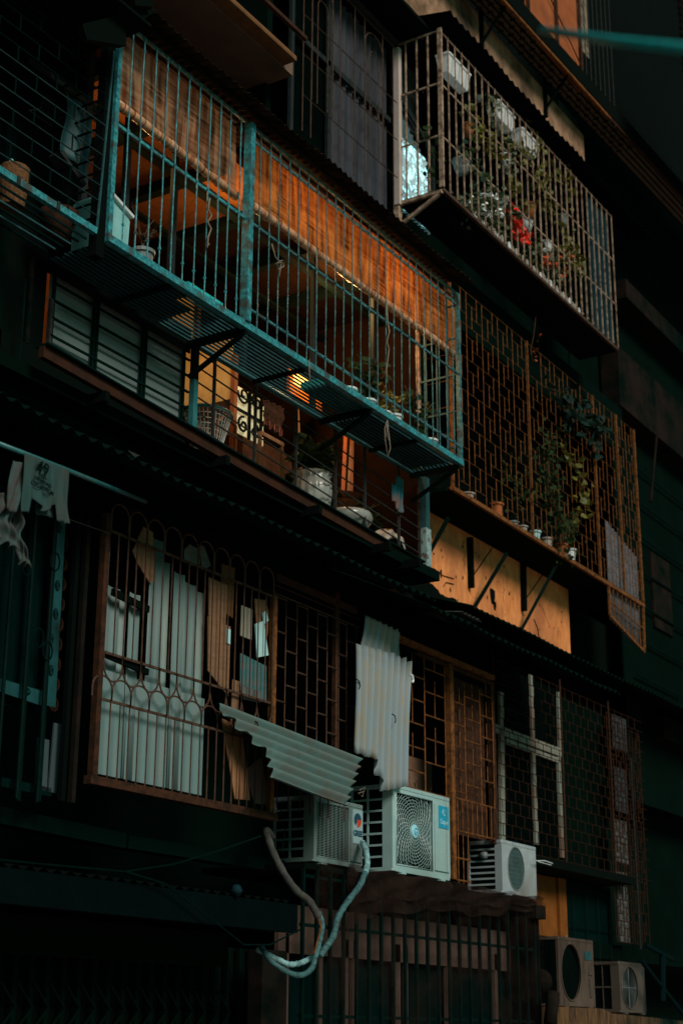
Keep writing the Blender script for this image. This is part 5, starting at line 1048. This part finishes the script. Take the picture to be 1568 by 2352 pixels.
for i, (pts, Y, r_, lb) in enumerate((([(650, 1840), (640, 1880), (655, 1900), (648, 1960)], 5.5, .003, 'thin dark cable hanging beside the slatted side of the smaller air conditioner'), ([(825, 1815), (838, 1808), (832, 1830), (822, 1822), (836, 1818)], 5.46, .003, 'small knot of wire where the sloping sheet meets the big unit'), ([(1135, 1600), (1175, 1680), (1225, 1790), (1262, 1860), (1290, 1880)], 5.75, .0022, 'slack black wire slanting across the pale windows'), ([(740, 1785), (765, 1735), (800, 1745), (830, 1748)], 5.5, .0018, 'thin wire tied between the lattice window and the sloping sheet'), ([(40, 880), (52, 760), (60, 640)], 5.9, .006, 'dim pipe running down left of the white sliding panels'))):
    m = MB(); m.tube([P(a, b, Y) for a, b in pts], r_, 5); tag(m.build('cable', iron if i != 1 else rope), lb, 'cable')
# ---------------------------------------------------------------- net covered cage below
nc = thing('net_covered_cage', 'dark barred cage draped with black shade netting under the air conditioners', 'window cage', (10.1, 5.5, 1.2))
NX0, NX1 = 8.45, 11.85
m = MB(); m.box(NX0, NX1, 5.5, 6.3, 2.60, 2.635); m.build('roof_plate', black, nc)
i = 0; x = NX0
while x < NX1: m = MB(); m.box(x-.011, x+.011, 5.5, 5.52, .9, 2.6); m.build('bar', iron, nc); x += .16
for z in (2.56, 2.26, 1.72, 1.2): m = MB(); m.box(NX0, NX1, 5.521, 5.535, z-.01, z+.01); m.build('rail', iron, nc)
m = MB(); m.box(NX1, NX1+.03, 5.5, 6.3, .9, 2.6); m.build('side_panel', black, nc)
def net_mat(name, c, dens):
    m = mat(name, c, tuple(.6*q for q in c), 14, rough=.95, bump=0); nt = m.node_tree; N = nt.nodes; L = nt.links; b = N['Principled BSDF']
    tc = N.new('ShaderNodeTexCoord'); n = N.new('ShaderNodeTexNoise'); n.inputs['Scale'].default_value = 3; n.inputs['Detail'].default_value = 5; L.new(tc.outputs['Object'], n.inputs['Vector'])
    n3 = N.new('ShaderNodeTexNoise'); n3.inputs['Scale'].default_value = 160; L.new(tc.outputs['Object'], n3.inputs['Vector'])
    a = N.new('ShaderNodeMath'); a.operation = 'ADD'; L.new(n.outputs['Fac'], a.inputs[0]); L.new(n3.outputs['Fac'], a.inputs[1])
    k = N.new('ShaderNodeMath'); k.operation = 'MULTIPLY_ADD'; k.use_clamp = True; k.inputs[1].default_value = 1.5; k.inputs[2].default_value = dens-1.5; L.new(a.outputs[0], k.inputs[0]); L.new(k.outputs[0], b.inputs['Alpha']); return m
m = MB(); m.grid(lambda u, v: V((8.55+3.33*u, 5.478+.008*math.sin(u*37)+.008*math.sin(v*9+u*15), 2.655-1.75*v)), 60, 12); m.build('net_sheet', net_mat('thin_black_net', (.0301, .018, .014), .12), nc, True)
def hem(u): return .17+.05*math.sin(u*5.3+.6)+.03*math.sin(u*12)+.10*u*(1-u)*2+(.22*max(0, .12-u)/.12)
for q in range(2):
    m = MB(); m.grid(lambda u, v: V((8.9+2.97*u, 5.455-.012*q+.014*math.sin(v*8+u*31)+.006*math.sin(u*60+v*4), 2.66+.01*math.sin(u*41)-hem(u)*(1-.35*q)*v)), 90, 10); m.build('net_fold', net_mat('folded_black_net', (.0301, .018, .014), .45), nc, True)
sa, sb = P(1230, 2078, 5.42), P(1253, 2112, 5.42); m = MB(); m.box(sa.x, sb.x, 5.42, 5.5, sb.z, sa.z); tag(m.build('concrete_stub', concb), 'dark concrete stub right of the net covered cage', 'beam')
fw_ = thing('pinkish_window', 'dim pinkish framed window behind the net covered bars', 'window', (10.1, 5.75, 1.2))
xs_ = [(8.6, .02), (9.0, .02), (9.32, .02), (9.42, .02), (10.0, .035), (10.13, .012), (10.75, .02), (11.55, .035)]
for x, w in xs_: m = MB(); m.box(x-w, x+w, 5.72, 5.75, .9, 2.22); m.build('stile', frame_pink, fw_)
m = MB(); m.box(8.5, 11.8, 5.72, 5.752, 2.10, 2.40); m.build('head', frame_pink, fw_)
m = MB(); m.box(8.5, 11.8, 5.78, 5.79, .9, 2.1); m.build('glass', glassb, fw_)
m = MB(); m.lathe(P(1238, 2255, 5.6), [(0, 0), (.08, .005), (.1, .03)], 20, (V((0, 1, 0)), V((0, 0, 1)), V((1, 0, 0)))); tag(m.build('dish', concb, smooth=True), 'small round dim dish beside the stained air conditioner', 'dish')
lg = thing('ledge', 'rust streaked concrete ledge carrying the bottom right air conditioners', 'ledge', (13.4, 5.6, 1.6))
m = MB(); m.poly([(12.0, 5.42, 1.3), (15.2, 5.42, 1.3), (15.2, 5.42, 1.745), (14.3, 5.42, 1.77), (13.1, 5.42, 1.80), (12.9, 5.42, 1.835), (12.0, 5.42, 1.835)], (0, .9, 0)); m.build('block', mat('rust_streaked_concrete', (.17, .085, .035), (.03, .02, .015), 6, stretch=(5, 5, .8), rough=.95, c3=(.02, .018, .015)), lg)
m = MB(); m.bar(P(1262, 2352, 5.35), P(1270, 2280, 5.35), .05, 12); tag(m.build('drain_pipe', concb, smooth=True), 'short dim fat pipe at the bottom left of the stained air conditioner', 'pipe')
m = MB(); m.bar(P(1470, 2205, 5.3), P(1568, 2330, 5.3), .02, 8); m.bar(P(1520, 2190, 5.3), P(1520, 2300, 5.3), .03, 8); m.bar(P(1480, 2170, 5.3), P(1545, 2205, 5.3), .02, 8); tag(m.build('blue_pipes', mat('dim_blue_pipe_paint', (.004, .014, .018), rough=.6)), 'dim blue pipes leaning in the bottom right corner', 'pipes')
# ---------------------------------------------------------------- bottom left: fascia and folding gate
ca = thing('shop_canopy', 'dark flat canopy edge running across the lower left', 'canopy', (6.4, 5.2, 2.2))
m = MB(); m.box(1.5, 7.92, 5.2, 5.25, 2.17, 2.33); m.build('fascia', mat('dark_blue_fascia', (.002, .005, .006), (.003, .007, .008), 3, rough=.8), ca)
m = MB(); m.grid(lambda u, v: V((1.5+6.4*u, 5.2+.9*v, 2.34+.1*v+.01*math.sin(u*420))), 400, 1); m.build('tin_top', black, ca)
m = MB(); m.box(1.5, 7.8, 5.6, 5.62, 1.98, 2.17); tag(m.build('sign_board', brownsign), 'dim brown board under the canopy above the folding gate', 'board')
m = MB(); q = P(545, 1996+440, 5.2); q = P(472, 2070, 5.18); m.lathe((P(536, 2055+0, 5.2).x, 5.18, 2.34), [(.02, 0), (.035, .02), (.02, .05), (0, .055)], 12); tag(m.build('small_bulb', bluep, smooth=True), 'small dim blue bulb standing on the canopy edge', 'bulb')
fg = thing('folding_gate', 'dark scissor folding shop gate in the bottom left corner', 'gate', (6.8, 5.9, 0))
x = 4.2; k = 0
while x < 8.5:
    m = MB(); m.box(x-.018, x+.018, 5.88, 5.91, .02, 2.12); m.build('slat', gatem, fg)
    m = MB(); m.beam((x, 5.865, 1.86), (x+.12, 5.865, 1.74), .006, .016); m.beam((x, 5.86, 1.62), (x+.12, 5.86, 1.74), .006, .016); m.build('scissor_link', gatem, fg)
    x += .125
m = MB(); m.box(4.2, 8.5, 5.93, 5.94, .02, 2.12); m.build('back_sheet', black, fg)
bm = MB(); bm.beam(P(-20, 1872, 5.85), P(275, 1932, 5.85), .1, .085); bm.beam(P(280, 1934, 5.85), P(640, 1992, 5.85), .1, .075); tag(bm.build('concrete_beam', mat('dark_teal_concrete', (.007, .013, .014), (.011, .013, .012), 4)), 'dim concrete lintel beam under the arched cage', 'beam')
m = MB(); m.box(8.15, 8.42, 5.6, 5.7, .5, 2.1); tag(m.build('pillar', concb), 'dim pinkish pillar between the folding gate and the net covered cage', 'pillar')
# ---------------------------------------------------------------- far left: shop windows, laundry
fl = thing('glass_door_cage', 'dark glass doors behind bars with teal taped frames on the far left', 'window', (5.8, 5.6, 2.7))
m = MB(); m.box(4.6, 6.10, 5.66, 5.67, 3.2, 4.35); m.build('glass', glassb, fl)
m = MB(); a = P(148, 1190, 5.6); b = P(108, 1625, 5.6); m.poly([P(134, 1190, 5.6), P(152, 1190, 5.6), P(128, 1625, 5.6), P(108, 1620, 5.6)], (0, .01, 0)); m.build('taped_frame', tapem, fl)
m = MB(); m.poly([P(-10, 1555, 5.6), P(-10, 1585, 5.6), P(108, 1625, 5.6), P(108, 1590, 5.6)], (0, .01, 0)); m.build('taped_frame', tapem, fl)
for (px, py, rt) in ((137, 1212, -1.45), (133, 1345, -1.45), (129, 1410, -1.45), (118, 1468, -1.45), (118, 1540, -1.45), (62, 1588, 0)):
    q = P(px, py, 5.597); m = MB(); m.poly([V((q.x+.02*math.cos(a)*(1.5 if rt == 0 else 1), 5.597, q.z+.02*math.sin(a)*(1.5 if rt else 1))) for a in [6.283*k/16 for k in range(16)]], (0, .002, 0)); m.build('oval_print', inkm, fl)
    text('print_text', 'EUA', .024, (q.x, 5.5955, q.z), tapem, fl, 0, rt)
for px in (45, 92): m = MB(); m.poly([P(px+36, 1200, 5.58), P(px+42, 1200, 5.58), P(px+3, 1840, 5.58), P(px-4, 1838, 5.58)], (0, .012, 0)); m.build('bar', iron, fl)
for x in (5.6, 5.75, 5.9, 6.05): m = MB(); m.bar((x, 5.56, 2.72), (x, 5.56, 4.3), .011, 6); m.build('bar', iron, fl)
for (cx, cy) in ((90, 1465), (110, 1495), (127, 1290), (62, 1300)): q = P(cx, cy, 5.55); m = MB(); m.tube([V((q.x+.035*math.cos(a), 5.55, q.z+.05*math.sin(a))) for a in [6.283*k/20 for k in range(20)]], .005, 5, closed=True); m.build('ring_ornament', iron, fl)
m = MB(); m.box(5.6, 5.74, 5.6, 5.61, 2.72, 3.25); m.build('dark_panel', bluep, fl)
m = MB(); m.poly([P(88, 1693, 5.62), P(114, 1700, 5.62), P(108, 1818, 5.62), P(82, 1812, 5.62)], (0, .01, 0)); m.poly([P(126, 1660, 5.62), P(142, 1664, 5.62), P(130, 1822, 5.62), P(112, 1818, 5.62)], (0, .01, 0)); m.build('pale_board', mat('dim_blue_grey_board', (.045, .075, .082), (.055, .08, .085), 5), fl)
m = MB(); m.poly([P(6, 1785, 5.62), P(120, 1810, 5.62), P(118, 1830, 5.62), P(4, 1806, 5.62)], (0, .01, 0)); m.build('pale_board', iron, fl)
m = MB()
for k in range(9): q = P(148-k*3.0, 1250+k*46, 5.7); m.tube([V((q.x+.025*math.cos(a), 5.7, q.z+.035*math.sin(a))) for a in [6.283*j/10 for j in range(10)]], .009, 5, closed=True)
m.build('pierced_blocks', rustdk, fl)
for i, x in enumerate((6.22, 6.30)): m = MB(); m.box(x, x+.03, 5.55, 5.58, 2.75, 4.3); tag(m.build('thin_duct', concb if i else black), ['dark upright duct beside the teal taped doors', 'dim grey upright duct left of the arched cage'][i], 'duct')
m = MB(); m.tube([P(-30, 1008, 5.0), P(150, 1078, 5.0), P(335, 1152, 5.3)], .0125, 8); tag(m.build('laundry_pole', tealdk if 0 else pipeg, smooth=True), 'teal laundry pole slanting across the left side', 'pole')
m = MB(); m.tube([P(-10, 1132, 5.05), P(150, 1190, 5.05), P(256, 1227, 5.4)], .0022, 4); tag(m.build('wire', irong), 'thin laundry wire below the teal pole', 'wire')
# shirt hung upside down over the pole
sh = thing('hanging_shirt', 'grey printed shirt hung upside down over the teal pole', 'shirt', tuple(P(100, 1190, 5.0)))
TLs, TRs, BRs, BLs = P(50, 1041, 4.99), P(152, 1080, 4.99), P(150, 1205, 4.99), P(46, 1180, 4.99)
def fold(u, v): return .010*math.sin(u*26+v*3)*v+.007*math.sin(u*11-v*5)*v+.004*math.sin(u*50)*v
def shf(u, v):
    if u < .18: L = .97
    elif u > .72: L = 1.0
    else: L = .78+.10*math.cos((u-.45)*9)
    p = lerp(lerp(TLs, TRs, u), lerp(BLs, BRs, u), v*L); return p+V((.0, -.012+fold(u, v)*1.3-.006, 0))
m = MB(); m.grid(shf, 60, 30); m.build('body', clothg, sh, True, solid=.003)
m = MB(); m.grid(lambda u, v: lerp(TLs, BLs, .15+.85*v)+V((-.045*v-.04+.09*u*(1-.2*v), .012+.01*math.sin(u*9+v*4), 0)), 14, 16); m.build('sleeve', clothp, sh, True, solid=.003)
m = MB(); m.grid(lambda u, v: P(82+42*u, 1150+10*u+30*v, 5.01)+V((0, .006*math.sin(u*9), 0)), 16, 6); m.build('inner_layer', clothg, sh, True, solid=.003)
def shp(px, py): 
    q = P(px, py, 4.955); return q
text('print_text', '49', .082, tuple(shp(100, 1075)), inkm, sh, .001, -.12)
text('print_text', 'N.A', .028, tuple(shp(99, 1094)), inkm, sh, .0005, -.12)
text('print_text', 'CRAWFORD', .022, tuple(shp(99, 1107)), inkm, sh, .0005, -.12)
text('print_text', 'COLLECTION', .026, tuple(shp(98, 1121)), inkm, sh, .0005, -.08)
m = MB(); m.tube([shp(a_, b_)+V((0, 0, 0)) for a_, b_ in ((84, 1066), (92, 1061), (112, 1068), (118, 1075), (115, 1095), (119, 1108), (112, 1114), (99, 1110), (86, 1108), (81, 1100), (84, 1090), (84, 1066))], .0009, 4); m.tube([shp(84, 1096), shp(115, 1103)], .0009, 4); m.build('shield_outline', inkm, sh)
def garment(lb, pts, Y, mt_):
    A, B, C_, D = [P(a, b, Y) for a, b in pts]; m = MB(); m.grid(lambda u, v: lerp(lerp(A, B, u), lerp(D, C_, u), v)+V((.012*math.sin(v*9), .018*math.sin(u*14+v*4)+.008*math.sin(v*17), .012*math.sin(u*17)*v)), 30, 26); return tag(m.build('hanging_garment', mt_, smooth=True, solid=.003), lb, 'garment')
garment('stained pinkish cloth at the far left edge of the laundry wire', [(-12, 1130), (30, 1140), (34, 1262), (-14, 1240)], 5.04, clothp)
garment('crumpled pinkish sleeve hanging right of the stained cloth', [(30, 1160), (46, 1168), (62, 1302), (36, 1290)], 5.06, clothp)
# triangular scraps seen under the awning
m = MB(); m.poly([P(294, 1034, 5.0), P(322, 1046, 5.0), P(310, 1050, 5.0)], (0, .004, 0)); tag(m.build('loose_flap', irong), 'small grey triangular flap under the awning edge', 'flap')
# ---------------------------------------------------------------- light
w = bpy.data.worlds.new('World'); SC.world = w; w.use_nodes = True; nt = w.node_tree; bg = nt.nodes['Background']
sky = nt.nodes.new('ShaderNodeTexSky'); sky.sky_type = 'NISHITA'; sky.sun_disc = False
sd = V((-.34, -.84, .57)).normalized()      # towards the sun
el = math.asin(sd.z); sky.sun_elevation = el; sky.sun_rotation = math.atan2(sd.x, sd.y)
tint = nt.nodes.new('ShaderNodeMix'); tint.data_type = 'RGBA'; tint.blend_type = 'MULTIPLY'; tint.inputs[0].default_value = 1; tint.inputs[7].default_value = (.22, 1.0, .80, 1)
nt.links.new(sky.outputs[0], tint.inputs[6]); nt.links.new(tint.outputs[2], bg.inputs['Color']); bg.inputs['Strength'].default_value = .035
sl = bpy.data.lights.new('sun', 'SUN'); sl.energy = 2.5; sl.angle = math.radians(22); sl.color = (1, .90, .80)
so = bpy.data.objects.new('sun', sl); COL.objects.link(so); so.rotation_euler = sd.to_track_quat('Z', 'Y').to_euler(); so.location = (0, -5, 12)
SC.view_settings.view_transform = 'Standard'; SC.view_settings.look = 'None'; SC.view_settings.gamma = 1; SC.view_settings.exposure = -.18
SC.render.engine = 'CYCLES'
SC.cycles.max_bounces = 6
